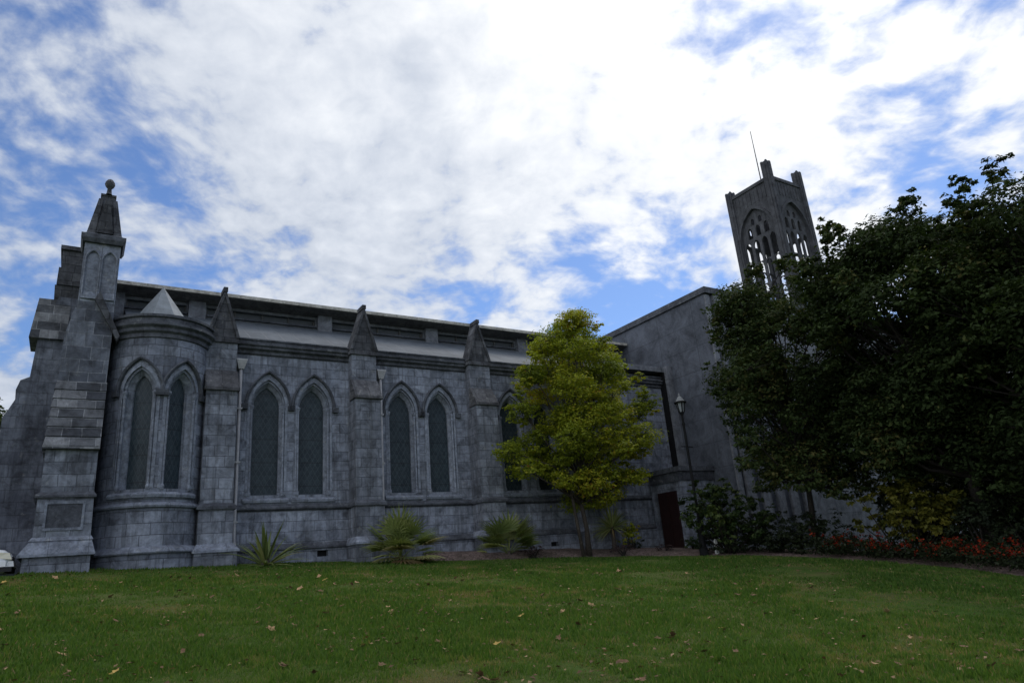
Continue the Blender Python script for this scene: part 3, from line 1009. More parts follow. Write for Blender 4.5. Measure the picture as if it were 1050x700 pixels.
for a, b in ((-0.40, -0.06), (0.04, 0.38)):
    L = Lancet((a + b) / 2, b - a, 8.85, 10.05)
    q = arch_band([(a, 8.85)] + L.arch(0.0) + [(b, 8.85)], YP + 0.66, YP + 0.76, 0.055)
    p.v, off = p.v + q.v, len(p.v)
    p.f += [tuple(i + off for i in f) for f in q.f]
    p.uv += q.uv
p.box(-0.45, -0.03, YP + 0.65, YP + 0.76, 8.74, 8.85)
p.box(0.0, 0.43, YP + 0.65, YP + 0.76, 8.741, 8.851)
p.build('blind_panel', 'trim', po)
p = MB()      # cap moulding and tapering gabled pinnacle
frustum(p, -0.56, 0.54, YP + 0.64, 10.62, -0.62, 0.60, YP + 0.58, 10.74, yb=23.95)
frustum(p, -0.62, 0.60, YP + 0.58, 10.74, -0.62, 0.60, YP + 0.58, 10.88, yb=23.95)
frustum(p, -0.58, 0.56, YP + 0.62, 10.88, -0.47, 0.45, YP + 0.74, 10.98, yb=23.9)
p.build('cap_moulding', 'hood', po)
p = MB()
p.hexa([(-0.45, YP + 0.76, 10.98), (0.43, YP + 0.76, 10.98), (0.43, 23.8, 10.98), (-0.45, 23.8, 10.98)],
       [(-0.20, YP + 0.98, 12.45), (0.18, YP + 0.98, 12.45), (0.18, 23.6, 12.45), (-0.20, 23.6, 12.45)])
for sx in (-1, 1):
    for yy in (YP + 0.74, 23.66):
        b_ = sx * 0.37 - 0.01
        t_ = sx * 0.20 - 0.01
        p.hexa([(b_ - 0.11, yy, 10.98), (b_ + 0.11, yy, 10.98), (b_ + 0.11, yy + 0.2, 10.98), (b_ - 0.11, yy + 0.2, 10.98)],
               [(t_ - 0.06, yy + (0.16 if yy < 23.4 else -0.08), 12.30), (t_ + 0.06, yy + (0.16 if yy < 23.4 else -0.08), 12.30), (t_ + 0.06, yy + 0.24 - (0.24 if yy > 23.4 else 0), 12.30), (t_ - 0.06, yy + 0.24 - (0.24 if yy > 23.4 else 0), 12.30)])
p.prism_y([(-0.24, 11.0), (0.22, 11.0), (0.05, 12.2), (-0.07, 12.2)], YP + 0.70, YP + 0.95)
p.box(-0.23, 0.21, YP + 0.95, 23.62, 12.45, 12.52)
p.build('pinnacle', 'gablet', po)
p = MB()
p.lathe([(0.10, 12.5), (0.075, 12.56), (0.06, 12.72), (0.085, 12.75), (0.125, 12.80), (0.15, 12.87), (0.135, 12.95), (0.08, 13.04), (0.0, 13.06)], (-0.01, 23.25, 0), 14)
p.build('finial', 'gablet', po, smooth=True)

# ---- wing buttress reaching left from the corner
wv = MB()
wv.prism_y([(-2.05, -0.8), (-0.3, -0.8), (-0.3, 9.3), (-1.05, 9.3), (-1.45, 7.90), (-1.52, 6.62), (-1.74, 6.5), (-1.82, 6.2), (-1.80, 5.9), (-2.05, 5.3), (-2.05, 3.0), (-2.1, 1.2)], 24.6, 25.9)
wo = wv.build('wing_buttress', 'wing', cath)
p = MB()
p.hexa([(-1.68, 24.45, 7.84), (-0.72, 24.45, 7.84), (-0.72, 26.0, 7.84), (-1.68, 26.0, 7.84)], [(-1.56, 24.62, 9.20), (-0.70, 24.62, 9.20), (-0.70, 26.0, 9.20), (-1.56, 26.0, 9.20)])
p.build('sloping_cap', 'stripe', wo)
p = MB()      # ragged kneeler at the foot of the gable
p.hexa([(-1.18, 24.7, 9.2), (-0.42, 24.7, 9.2), (-0.42, 26.6, 9.2), (-1.22, 26.6, 9.2)], [(-1.21, 24.72, 9.75), (-0.42, 24.72, 9.75), (-0.42, 26.6, 9.75), (-1.26, 26.6, 9.75)])
p.hexa([(-1.17, 24.66, 9.753), (-0.42, 24.66, 9.753), (-0.42, 26.8, 9.753), (-1.15, 26.8, 9.753)], [(-1.16, 24.66, 10.35), (-0.42, 24.66, 10.35), (-0.42, 26.8, 10.35), (-1.22, 26.8, 10.35)])
p.hexa([(-1.10, 24.70, 10.353), (-0.42, 24.70, 10.353), (-0.42, 27.0, 10.353), (-1.10, 27.0, 10.353)], [(-1.12, 24.70, 10.98), (-0.42, 24.70, 10.98), (-0.42, 27.0, 10.98), (-1.12, 27.0, 10.98)])
p.box(-1.17, -0.40, 24.6, 27.1, 10.983, 11.12)
p.build('gable_kneeler', 'gablet', wo)

# ---- round bay between pier and first buttress
BC, BR = (1.92, 24.15), 1.45


def bayfn(r0):
    def fn(u, v, d):
        a = u / BR
        rr_ = r0 - d
        return (BC[0] + rr_ * math.sin(a), BC[1] - rr_ * math.cos(a), v)
    return fn


UA = BR * 1.62
bw_ = [Lancet(-0.60, 0.98, Z0 + 0.1, ZS - 0.02), Lancet(0.66, 0.98, Z0 + 0.1, ZS - 0.02)]
b = MB()
pierced(b, -UA, UA, 2.50, 7.62, bw_, bayfn(BR), 0.14, extra=28)
pierced(b, -UA, UA, 1.36, 2.44, [], bayfn(BR + 0.02), 0.1, extra=28)
pierced(b, -UA, UA, -0.8, 1.16, [], bayfn(BR + 0.14), 0.1, extra=28)
bo = b.build('round_bay', 'bay', cath)


def bay_ring(name, prof, mat, parent):
    m_ = MB()
    P, U = [], []
    nseg = 36
    l = 0
    for i, (r_, z) in enumerate(prof):
        P.append([(BC[0] + r_ * math.sin(-1.66 + 3.32 * k / nseg), BC[1] - r_ * math.cos(-1.66 + 3.32 * k / nseg), z) for k in range(nseg + 1)])
        U.append([((-1.66 + 3.32 * k / nseg) * BR, z) for k in range(nseg + 1)])
    m_.grid(P, U)
    return m_.build(name, mat, parent)


bay_ring('plinth_moulding', [(BR, 1.14), (BR + 0.22, 1.16), (BR + 0.24, 1.20), (BR + 0.20, 1.24), (BR + 0.16, 1.30), (BR, 1.38)], 'trim', bo)
bay_ring('string_course', [(BR, 2.42), (BR + 0.10, 2.45), (BR + 0.12, 2.50), (BR + 0.08, 2.55), (BR - 0.02, 2.62)], 'trim', bo)
bay_ring('cornice', [(BR - 0.02, 7.58), (BR + 0.05, 7.62), (BR + 0.05, 7.74), (BR + 0.14, 7.80), (BR + 0.14, 7.90), (BR + 0.24, 7.97), (BR + 0.24, 8.06), (BR + 0.13, 8.10), (BR + 0.13, 8.22), (BR + 0.20, 8.25), (BR + 0.20, 8.33), (BR - 0.1, 8.38), (0.05, 8.42)], 'cornice', bo)
p = MB()      # faceted lead cap
nn = 8
apex = (1.86, 24.1, 9.86)
base = [(1.88 + 0.95 * math.cos(2 * PI * (k + 0.5) / nn), 24.1 + 0.95 * math.sin(2 * PI * (k + 0.5) / nn), 8.40) for k in range(nn)]
for k in range(nn):
    p.face([base[k], base[(k + 1) % nn], apex])
M['cap'] = plain('pale_lead', (0.20, 0.225, 0.25), 0.7, 0.0, 0.25, 0.35, 3)
p.build('lead_cap', 'cap', bo)
for L in bw_:
    window_unit(L.xc, bayfn(BR), True, 0.98, Z0 + 0.1, ZS - 0.02, 0.70)

# ---- modern concrete transept
XT, YT, ZT = 24.5, 20.72, 11.55
t = MB()
t.box(XT, 46.0, YT, 34.0, -3.0, ZT)
to = t.build('transept', 'concrete', cath)
p = MB()
p.box(XT - 0.10, 46.1, YT - 0.22, YT + 0.25, ZT + 0.003, ZT + 0.30)
p.box(XT - 0.10, XT + 0.3, YT + 0.253, 34.0, ZT + 0.003, ZT + 0.30)
p.build('coping', 'hood', to)
for i in range(5):
    x = XT + 0.75 + i * 0.95
    p = MB()
    p.box(x - 0.24, x + 0.24, YT - 0.17, YT + 0.05, -2.5, ZT - 0.02)
    p.build('pilaster', 'concrete_l', to)
p = MB()
p.box(XT + 0.02, XT + 0.30, YT - 0.10, YT + 0.03, -2.5, ZT - 0.05)
p.box(XT + 5.0, 45.5, YT - 0.06, YT + 0.02, -2.5, ZT - 0.05)
p.build('wall_panel', 'concrete_l', to)
p = MB()      # concrete surround that frames the last stone bay
p.box(20.9, XT, YW - 0.34, YW + 0.6, 8.46, 8.72)
p.box(XT - 0.34, XT - 0.003, YW - 0.55, YW + 0.0, -1.2, 8.74)
p.build('bay_surround', 'concrete_l', to)
p = MB()
p.box(XT - 0.42, XT - 0.345, YW - 0.34, YW - 0.02, -1.0, 8.45)
p.build('downpipe', 'iron', to)
# porch
XPo, YPo = 22.35, 21.95
p = MB()
p.box(XPo, XT - 0.01, YPo, YW - 0.17, -1.2, 3.35)
pc = p.build('porch', 'wall', cath)
p = MB()
p.box(XPo - 0.14, XT - 0.012, YPo - 0.14, YW - 0.2, 3.353, 3.56)
p.box(XPo - 0.06, XT - 0.013, YPo - 0.06, YW - 0.2, 2.95, 3.35)
p.build('flat_roof', 'cornice', pc)
p = MB()
p.box(XPo - 0.03, XPo + 0.02, YPo + 0.28, YPo + 1.42, -0.4, 2.55)
for y in (YPo + 0.28, YPo + 0.83, YPo + 1.36):
    p.box(XPo - 0.07, XPo - 0.031, y, y + 0.06, -0.4, 2.55)
p.box(XPo - 0.065, XPo - 0.032, YPo + 0.30, YPo + 1.40, 1.15, 1.23)
p.build('door', 'door', pc)


# ---- tower
def tower():
    X0, Y0 = 55.3, 36.0
    S_ = 5.55
    X1, Y1 = X0 + S_, Y0 + S_
    ZP = 34.9       # parapet
    pw = 0.72
    t = MB()
    # shaft below the belfry
    t.box(X0 + 0.15, X1 - 0.15, Y0 + 0.15, Y1 - 0.15, -4, 17.0)
    holes = []
    u0, u1 = pw, S_ - pw
    span = u1 - u0
    big = Lancet(S_ / 2, span - 0.1, 17.5, 29.3, 0.80)
    # each face: outer wall with one big arch, set behind it the pierced screen
    faces = [lambda u, v, d: (X0 + u, Y0 + 0.18 + d, v), lambda u, v, d: (X0 + 0.18 + d, Y1 - u, v),
             lambda u, v, d: (X1 - u, Y1 - 0.18 - d, v), lambda u, v, d: (X1 - 0.18 - d, Y0 + u, v)]
    for fn in faces:
        pierced(t, u0 - 0.1, u1 + 0.1, 17.0, ZP - 0.55, [big], fn, 0.4, back=True)
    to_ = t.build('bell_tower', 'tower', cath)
    nl = 4
    for fn in faces:
        s_ = MB()
        hs = []
        step = (span - 0.15) / nl
        zz = 17.8
        tiers = [(17.8, 19.6), (20.1, 20.5), (21.0, 22.9), (23.4, 23.8), (24.3, 26.2), (26.7, 28.6)]
        for k in range(nl):
            c = u0 + 0.075 + step * (k + 0.5)
            for a, b_ in tiers:
                L = Lancet(c, step * 0.70, a, b_ - 0.1, 0.9)
                if L.hi(c) < lancet_top(c, S_ / 2, span - 0.1, 29.3, 0.8) - 0.05:
                    hs.append(L)
        for k in range(nl - 1):
            c = u0 + 0.075 + step * (k + 1)
            hs.append(Lancet(c, step * 0.55, 29.35, 30.1, 0.9))
        hs.append(Lancet(S_ / 2 - 0.45, 0.40, 30.7, 31.1, 0.9))
        hs.append(Lancet(S_ / 2 + 0.45, 0.40, 30.7, 31.1, 0.9))
        pierced(s_, u0 - 0.05, u1 + 0.05, 17.1, 32.4, hs, (lambda f: lambda u, v, d: f(u, v, d + 0.22))(fn), 0.16, back=True)
        s_.build('tracery', 'tower', to_)
        r_ = MB()
        for k in range(9):
            u = u0 + 0.2 + (span - 0.4) * k / 8
            a, b_ = Vector(fn(u - 0.05, 32.6, -0.05)), Vector(fn(u + 0.05, ZP - 0.6, 0.01))
            r_.box(min(a.x, b_.x), max(a.x, b_.x), min(a.y, b_.y), max(a.y, b_.y), 32.75, ZP - 0.75)
        a, b_ = Vector(fn(u0, 0, -0.12)), Vector(fn(u1, 0, 0.35))
        r_.box(min(a.x, b_.x), max(a.x, b_.x), min(a.y, b_.y), max(a.y, b_.y), ZP - 0.548, ZP - 0.2)
        r_.build('parapet', 'tower', to_)
        # moulded edge of the big arch
        q = arch_band(big.arch(0.0), 0, 0, 0.16, (lambda f: lambda u, v, d: f(u, v, d - 0.0))(fn))
        m2 = MB()
        rows = []
        for pnt, pn2 in zip(big.arch(0.0), big.arch(0.2)):
            rows.append([fn(pnt[0], pnt[1], 0.0), fn(pnt[0], pnt[1], -0.12), fn(pn2[0], pn2[1], -0.12), fn(pn2[0], pn2[1], 0.003)])
        m2.grid(rows)
        m2.build('arch_moulding', 'tower', to_)
    for cx, cy, hz in ((X0, Y0, 36.45), (X0, Y1 - pw, 35.4), (X1 - pw, Y0, 36.4), (X1 - pw, Y1 - pw, 36.0)):
        p = MB()
        p.box(cx, cx + pw, cy, cy + pw, -4, hz - 0.12, top=(cx, cx + pw, cy, cy + pw))
        p.box(cx + 0.20, cx + pw - 0.20, cy - 0.08, cy + pw + 0.08, 16, hz - 0.45, top=(cx + 0.20, cx + pw - 0.20, cy - 0.08, cy + pw + 0.08))
        p.box(cx - 0.08, cx + pw + 0.08, cy + 0.20, cy + pw - 0.20, 16, hz - 0.45)
        p.box(cx + 0.20, cx + pw - 0.20, cy - 0.078, cy + pw + 0.078, hz - 0.447, hz - 0.1, top=(cx + 0.20, cx + pw - 0.20, cy + 0.05, cy + pw - 0.05))
        for ux in (0.0, 0.52):
            for uy in (0.0, 0.52):
                p.box(cx + ux, cx + ux + 0.2, cy + uy, cy + uy + 0.2, hz - 0.117, hz, top=(cx + ux + 0.04, cx + ux + 0.16, cy + uy + 0.04, cy + uy + 0.16))
        p.build('corner_turret', 'tower', to_)
    p = MB()
    p.tube([(X0 + 0.45, Y0 + 1.3, 33.9), (X0 + 0.45, Y0 + 1.3, 37.0), (X0 + 0.45, Y0 + 1.3, 40.6)], [0.06, 0.05, 0.03], 6)
    p.build('mast', 'iron', to_)
    p = MB()      # nave body that carries the tower
    p.box(46.01, 63, 30, 43, -4, 11.0)
    p.build('nave_block', 'concrete', cath)


tower()


# ================================================================== vegetation
def leaves_from(points, size, normals=None, aspect=0.55, seed=0, droop=0.0):
    """pointed leaf (4-corner diamond, folded slightly) at each point"""
    r_ = np.random.default_rng(seed)
    n = len(points)
    th = r_.uniform(0, 2 * PI, n)
    ph = np.arccos(r_.uniform(-1, 1, n))
    nrm = np.stack([np.sin(ph) * np.cos(th), np.sin(ph) * np.sin(th), np.cos(ph)], 1)
    nrm[:, 2] = np.abs(nrm[:, 2]) + 0.35
    if normals is not None:
        nrm = nrm + normals * 0.8
    nrm /= np.linalg.norm(nrm, axis=1, keepdims=True)
    t = r_.normal(size=(n, 3))
    t[:, 2] -= droop
    t -= nrm * (t * nrm).sum(1, keepdims=True)
    t /= np.linalg.norm(t, axis=1, keepdims=True)
    b = np.cross(nrm, t)
    s_ = size * r_.uniform(0.5, 1.5, n)[:, None]
    p0 = points - t * s_ * 0.5
    p2 = points + t * s_ * 0.5 - nrm * s_ * 0.10
    p1 = points + b * s_ * aspect * 0.5 + nrm * s_ * 0.06
    p3 = points - b * s_ * aspect * 0.5 + nrm * s_ * 0.06
    return np.stack([p0, p1, p2, p3], 1).reshape(-1, 3)


def clump_points(clumps, per, seed, flat_=0.8):
    r_ = np.random.default_rng(seed)
    P, N, T = [], [], []
    for (x, y, z, r) in clumps:
        n = int(per * (r / 0.8) ** 2)
        d = r_.normal(size=(n, 3))
        d /= np.linalg.norm(d, axis=1, keepdims=True)
        # several twigs per clump: gather the leaves round random spurs
        k = max(5, int(n / 22))
        sp = r_.normal(size=(k, 3))
        sp /= np.linalg.norm(sp, axis=1, keepdims=True)
        sp *= r_.uniform(0.35, 1.05, k)[:, None] ** 0.7
        idx = r_.integers(0, k, n)
        p = sp[idx] + r_.normal(size=(n, 3)) * 0.17 * np.array([1, 1, 0.6])
        p[:, 2] *= flat_
        P.append(np.array([x, y, z]) + p * r)
        N.append(p / (np.linalg.norm(p, axis=1, keepdims=True) + 1e-6))
        base = r_.normal(0.0, 0.13)
        T.append(np.full(n, base) + r_.normal(0, 0.05, k)[idx])
    return np.concatenate(P), np.concatenate(N), np.concatenate(T)


def limbs(mb_, base, clumps, fork_z, r0, seed, lean=(0, 0), nlimb=6, twig=True):
    """trunk, limbs to the clumps"""
    r_ = random.Random(seed)
    bx, by, bz = base
    top = max(c[2] for c in clumps)
    tr = []
    h = top - bz
    for i in range(9):
        f = i / 8
        tr.append(Vector((bx + lean[0] * f + r_.uniform(-1, 1) * 0.012 * h * (f > 0), by + lean[1] * f + r_.uniform(-1, 1) * 0.012 * h * (f > 0), bz - 0.15 + (h * 0.88) * f)))
    rad = [r0 * (1.35 if i == 0 else 1.0) * (1 - 0.88 * (i / 8) ** 0.9) for i in range(9)]
    mb_.tube(tr, rad, 9)
    for c in clumps:
        cv = Vector(c[:3])
        if c[3] < 0.45:       # an outlying sprig: a twig from the nearest bough
            bigs = [q for q in clumps if q[3] >= 0.45]
            q = min(bigs, key=lambda k: (Vector(k[:3]) - cv).length)
            mb_.tube([Vector(q[:3]), cv], [0.018, 0.006], 4, caps=False)
            continue
        # leave the trunk well below the clump
        zt = max(fork_z, bz + (c[2] - bz) * r_.uniform(0.45, 0.72))
        f = min(max((zt - bz) / (h * 0.88), 0.03), 0.97) * 8
        i = int(f)
        p = tr[i].lerp(tr[min(i + 1, 8)], f - i)
        rr_ = rad[i] * 0.55 + 0.008
        mid = p.lerp(cv, 0.5) + Vector((r_.uniform(-.15, .15), r_.uniform(-.15, .15), r_.uniform(-0.25, 0.05))) * (cv - p).length * 0.5
        rr_ = min(rr_, 0.02 + 0.03 * (cv - p).length)
        mb_.tube([p, p.lerp(mid, 0.55) + Vector((0, 0, 0.02)), mid, cv], [rr_, rr_ * 0.8, rr_ * 0.6, rr_ * 0.2], 6, caps=False)
        if twig:
            for _ in range(3):
                e = cv + Vector((r_.gauss(0, 1), r_.gauss(0, 1), r_.gauss(0, 0.8))).normalized() * c[3] * 0.85
                mb_.tube([mid.lerp(cv, r_.uniform(0.3, 0.9)), e], [rr_ * 0.3, 0.006], 4, caps=False)


def ellipsoid_clumps(c, rad, n, r_rng, seed, inner=0.35, low=-1.0, gap=None):
    r_ = np.random.default_rng(seed)
    out = []
    while len(out) < n:
        d = r_.normal(size=3)
        d /= np.linalg.norm(d)
        if d[2] < low:
            continue
        q = r_.uniform(inner, 1.0) ** 0.6
        wob = 1.0 + 0.16 * mnoise.noise(Vector((d[0] * 2.1 + seed, d[1] * 2.1, d[2] * 2.1)))
        p = np.array(c) + d * np.array(rad) * q * wob
        out.append((p[0], p[1], p[2], r_.uniform(*r_rng)))
    return out


def sprigs(c, rad, n, seed, q=(0.95, 1.05), rr_=(0.26, 0.42)):
    """small clumps that stand out of the crown's outline"""
    r_ = np.random.default_rng(seed)
    out = []
    while len(out) < n:
        d = r_.normal(size=3)
        d /= np.linalg.norm(d)
        if d[2] < -0.3:
            continue
        p = np.array(c) + d * np.array(rad) * r_.uniform(*q)
        out.append((p[0], p[1], p[2] + 0.1, r_.uniform(*rr_)))
    return out


def tree(name, label, base, clumps, per, leaf, lmat, bmat, fork_z, r0, seed, tint0, group=None, lean=(0, 0), tvar=0.16, flat_=0.8):
    t_ = thing(name, label, 'tree', base, group)
    m_ = MB()
    limbs(m_, base, clumps, fork_z, r0, seed, lean)
    m_.build('trunk', bmat, t_, smooth=True)
    P, N, T = clump_points(clumps, per, seed, flat_)
    r_ = np.random.default_rng(seed + 1)
    tint = tint0 + T + r_.normal(0, tvar, len(P))
    np_mesh('crown', leaves_from(P, leaf, N, seed=seed), 4, lmat, t_, tint)
    return t_


# --- yellow-green tree in front of the wall
YB = (16.9, 21.9, gz(16.9, 21.9) + 0.1)
yc = []
prof = [(2.5, 1.1), (3.2, 2.1), (4.0, 3.0), (4.8, 3.2), (5.6, 3.0), (6.4, 2.75), (7.2, 2.2), (8.0, 1.7), (8.7, 1.15), (9.4, 0.6), (9.9, 0.15)]
rr = random.Random(5)
for z, r in prof:
    n = max(1, int(1.9 * r) + 1)
    a0 = rr.uniform(0, 6.28)
    for k in range(n):
        a = a0 + 2 * PI * k / n + rr.uniform(-0.4, 0.4)
        q = r * rr.uniform(0.45, 0.95)
        yc.append((YB[0] + 0.45 + q * math.cos(a), YB[1] - 0.1 + min(q, 1.9) * math.sin(a) * 0.72, z + rr.uniform(-0.35, 0.35), rr.uniform(0.5, 0.95)))
yc += [(13.55, 21.8, 4.1, 0.6), (14.1, 21.6, 3.4, 0.65), (20.8, 21.6, 6.25, 0.55), (20.2, 21.7, 5.9, 0.6), (19.9, 21.8, 4.2, 0.65), (19.6, 21.7, 3.2, 0.55), (14.3, 21.7, 5.6, 0.65), (14.9, 21.8, 7.2, 0.6),
       (15.5, 21.8, 8.4, 0.5), (17.5, 21.8, 9.9, 0.46), (18.8, 21.7, 8.5, 0.55), (16.3, 21.4, 5.5, 0.7), (15.6, 21.3, 2.9, 0.6), (18.4, 21.3, 3.0, 0.55), (16.9, 21.4, 3.1, 0.6), (17.6, 21.5, 3.7, 0.65), (15.9, 21.5, 3.8, 0.6), (18.8, 21.6, 4.9, 0.65), (16.9, 21.6, 4.5, 0.7), (17.8, 21.5, 6.2, 0.7)]
yc = [c for c in yc if c[1] < 22.9]
yc += [(YB[0] + 0.45 + sx * (0.1 + 3.1 * math.sin(min(f * 0.95, 1) * PI) ** 0.9) * rr.uniform(0.85, 1.06), 21.7 + rr.uniform(-.5, .5), 2.6 + 7.2 * (1 - f), rr.uniform(0.24, 0.40)) for k, f in enumerate(np.linspace(0.06, 0.93, 13)) for sx in (-1, 1)]
yt = tree('yellowing_tree', 'bushy tree with yellowing green leaves in front of the lancet windows', YB, yc, 1450, 0.10, 'leaf_y', 'bark', 2.2, 0.105, 21, 0.575, tvar=0.14, flat_=0.66)
m_ = MB()
m_.tube([(16.52, 21.72, YB[2] - 0.1), (16.38, 21.75, 1.4), (16.30, 21.8, 2.6), (16.2, 21.8, 3.9)], [0.075, 0.065, 0.055, 0.03], 7)
m_.build('stem', 'bark', yt, smooth=True)

# --- row of dark trees on the right
TG = 'dark trees along the right side'
A_ = ellipsoid_clumps((23.0, 15.6, 5.7), (3.0, 2.8, 4.4), 84, (0.6, 0.95), 31, 0.3, -0.95)
A_ += [(19.3, 15.5, 4.6, 0.65), (19.5, 15.6, 3.6, 0.65), (19.8, 15.4, 5.9, 0.7), (19.6, 15.8, 2.8, 0.55), (20.4, 15.3, 2.2, 0.6), (23.2, 15.0, 2.3, 0.65), (24.3, 15.6, 2.8, 0.7),
       (21.2, 14.6, 2.6, 0.75), (22.4, 14.2, 2.9, 0.8), (20.8, 16.4, 2.8, 0.7), (23.4, 16.2, 3.3, 0.8), (21.9, 16.0, 3.4, 0.8), (24.6, 14.8, 1.9, 0.6), (21.6, 14.3, 1.7, 0.6),
       (22.6, 14.4, 1.5, 0.55), (23.4, 14.2, 2.4, 0.7), (20.6, 14.6, 1.9, 0.55), (22.0, 14.6, 3.6, 0.8), (24.8, 14.2, 4.4, 0.9), (24.6, 14.0, 6.0, 0.9), (24.4, 13.9, 7.4, 0.9), (25.2, 14.4, 3.0, 0.9),
       (23.6, 13.6, 5.2, 0.85), (23.2, 13.4, 3.9, 0.85)]
A_ += sprigs((23.0, 15.6, 5.7), (3.3, 3.0, 4.8), 60, 131)
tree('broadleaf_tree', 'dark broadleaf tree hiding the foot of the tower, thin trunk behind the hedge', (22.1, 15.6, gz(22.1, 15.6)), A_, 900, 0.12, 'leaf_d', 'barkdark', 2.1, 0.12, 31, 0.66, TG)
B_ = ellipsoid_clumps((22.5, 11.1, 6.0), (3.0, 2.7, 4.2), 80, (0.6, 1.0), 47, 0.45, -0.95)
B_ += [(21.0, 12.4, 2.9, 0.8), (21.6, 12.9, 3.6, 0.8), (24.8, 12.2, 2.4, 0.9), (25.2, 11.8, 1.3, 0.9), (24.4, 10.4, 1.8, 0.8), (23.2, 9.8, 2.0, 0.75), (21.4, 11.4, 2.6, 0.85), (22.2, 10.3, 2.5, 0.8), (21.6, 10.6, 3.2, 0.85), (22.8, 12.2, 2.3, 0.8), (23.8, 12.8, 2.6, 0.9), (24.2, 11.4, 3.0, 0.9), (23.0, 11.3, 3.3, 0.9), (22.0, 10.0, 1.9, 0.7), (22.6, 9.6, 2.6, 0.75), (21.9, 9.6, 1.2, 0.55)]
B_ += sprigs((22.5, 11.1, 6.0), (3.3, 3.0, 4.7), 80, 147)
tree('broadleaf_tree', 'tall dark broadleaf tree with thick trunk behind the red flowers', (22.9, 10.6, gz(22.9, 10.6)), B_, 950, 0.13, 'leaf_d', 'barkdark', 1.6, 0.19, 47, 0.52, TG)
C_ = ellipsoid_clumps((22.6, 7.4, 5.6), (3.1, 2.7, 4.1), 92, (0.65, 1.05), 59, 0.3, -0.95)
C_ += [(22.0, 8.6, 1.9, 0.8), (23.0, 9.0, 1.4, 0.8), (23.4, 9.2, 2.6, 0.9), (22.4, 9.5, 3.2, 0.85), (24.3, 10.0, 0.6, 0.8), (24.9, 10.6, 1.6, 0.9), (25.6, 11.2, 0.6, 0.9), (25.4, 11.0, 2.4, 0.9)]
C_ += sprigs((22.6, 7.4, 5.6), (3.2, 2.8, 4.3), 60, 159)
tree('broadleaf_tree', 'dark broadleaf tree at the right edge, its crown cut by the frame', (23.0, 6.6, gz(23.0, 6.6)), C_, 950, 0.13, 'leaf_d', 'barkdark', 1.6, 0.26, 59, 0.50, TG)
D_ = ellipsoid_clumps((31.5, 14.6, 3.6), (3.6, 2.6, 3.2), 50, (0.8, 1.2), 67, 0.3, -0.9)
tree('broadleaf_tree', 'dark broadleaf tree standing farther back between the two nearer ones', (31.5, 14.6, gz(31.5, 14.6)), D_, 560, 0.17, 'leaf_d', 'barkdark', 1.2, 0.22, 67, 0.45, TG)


def shrub(name, label, c, rad, n, per, leaf, lmat, seed, tint0, cat='shrub', group=None, rr_=(0.3, 0.5), tvar=0.16):
    zb = gz(c[0], c[1]) + 0.1
    t_ = thing(name, label, cat, (c[0], c[1], zb), group)
    cl_ = ellipsoid_clumps(c, rad, n, rr_, seed, 0.25, -0.8)
    cl_ = [(x, y, max(z, zb + 0.2), r) for x, y, z, r in cl_]
    m_ = MB()
    rg = random.Random(seed)
    for x, y, z, r in cl_[::2]:
        q = (c[0] + rg.uniform(-.15, .15), c[1] + rg.uniform(-.15, .15), zb - 0.1)
        m_.tube([q, ((q[0] + x) / 2, (q[1] + y) / 2, zb + (z - zb) * 0.4), (x, y, z)], [0.035, 0.025, 0.008], 5, caps=False)
    m_.build('stem', 'barkdark', t_)
    P, N, T = clump_points(cl_, per, seed)
    ok = P[:, 2] > zb - 0.05
    P, N, T = P[ok], N[ok], T[ok]
    tint = tint0 + T + np.random.default_rng(seed).normal(0, tvar, len(P))
    np_mesh('foliage', leaves_from(P, leaf, N, seed=seed), 4, lmat, t_, tint)
    return t_


shrub('shrub', 'rounded green shrub with pale new leaves beside the lamp post', (20.75, 18.4, 1.25), (1.75, 1.5, 1.35), 46, 620, 0.13, 'leaf_s', 71, 0.55)
shrub('shrub', 'sprawling lime-yellow shrub under the dark trees behind the flowers', (21.9, 12.3, 0.65), (1.35, 1.5, 1.15), 40, 560, 0.13, 'leaf_l', 73, 0.42)
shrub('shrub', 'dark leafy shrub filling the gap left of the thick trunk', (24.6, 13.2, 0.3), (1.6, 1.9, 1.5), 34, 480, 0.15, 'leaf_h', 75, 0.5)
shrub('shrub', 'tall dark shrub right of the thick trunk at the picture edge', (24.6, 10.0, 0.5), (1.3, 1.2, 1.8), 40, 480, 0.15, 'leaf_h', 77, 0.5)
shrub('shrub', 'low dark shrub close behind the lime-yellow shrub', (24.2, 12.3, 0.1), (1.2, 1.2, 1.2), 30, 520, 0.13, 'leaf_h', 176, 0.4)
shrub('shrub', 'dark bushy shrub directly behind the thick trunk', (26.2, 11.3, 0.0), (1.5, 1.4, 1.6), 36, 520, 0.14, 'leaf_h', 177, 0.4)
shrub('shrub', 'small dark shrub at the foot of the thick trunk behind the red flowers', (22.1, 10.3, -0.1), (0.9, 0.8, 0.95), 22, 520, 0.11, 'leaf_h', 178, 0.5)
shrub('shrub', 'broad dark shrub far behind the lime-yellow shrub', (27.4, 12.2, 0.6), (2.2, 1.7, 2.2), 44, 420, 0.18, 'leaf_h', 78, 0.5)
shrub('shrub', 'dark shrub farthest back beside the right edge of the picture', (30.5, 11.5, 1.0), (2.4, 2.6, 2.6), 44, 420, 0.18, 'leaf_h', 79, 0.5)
HX = [(20.2, 19.15), (20.7, 18.2), (21.0, 17.2), (21.0, 16.2), (20.9, 15.2), (21.6, 14.0)]
hb = thing('low_hedge', 'low dark evergreen hedge along the lawn edge left of the flowers', 'hedge', (20.8, 17.2, gz(20.8, 17.2)))
hc = []
rr = random.Random(9)
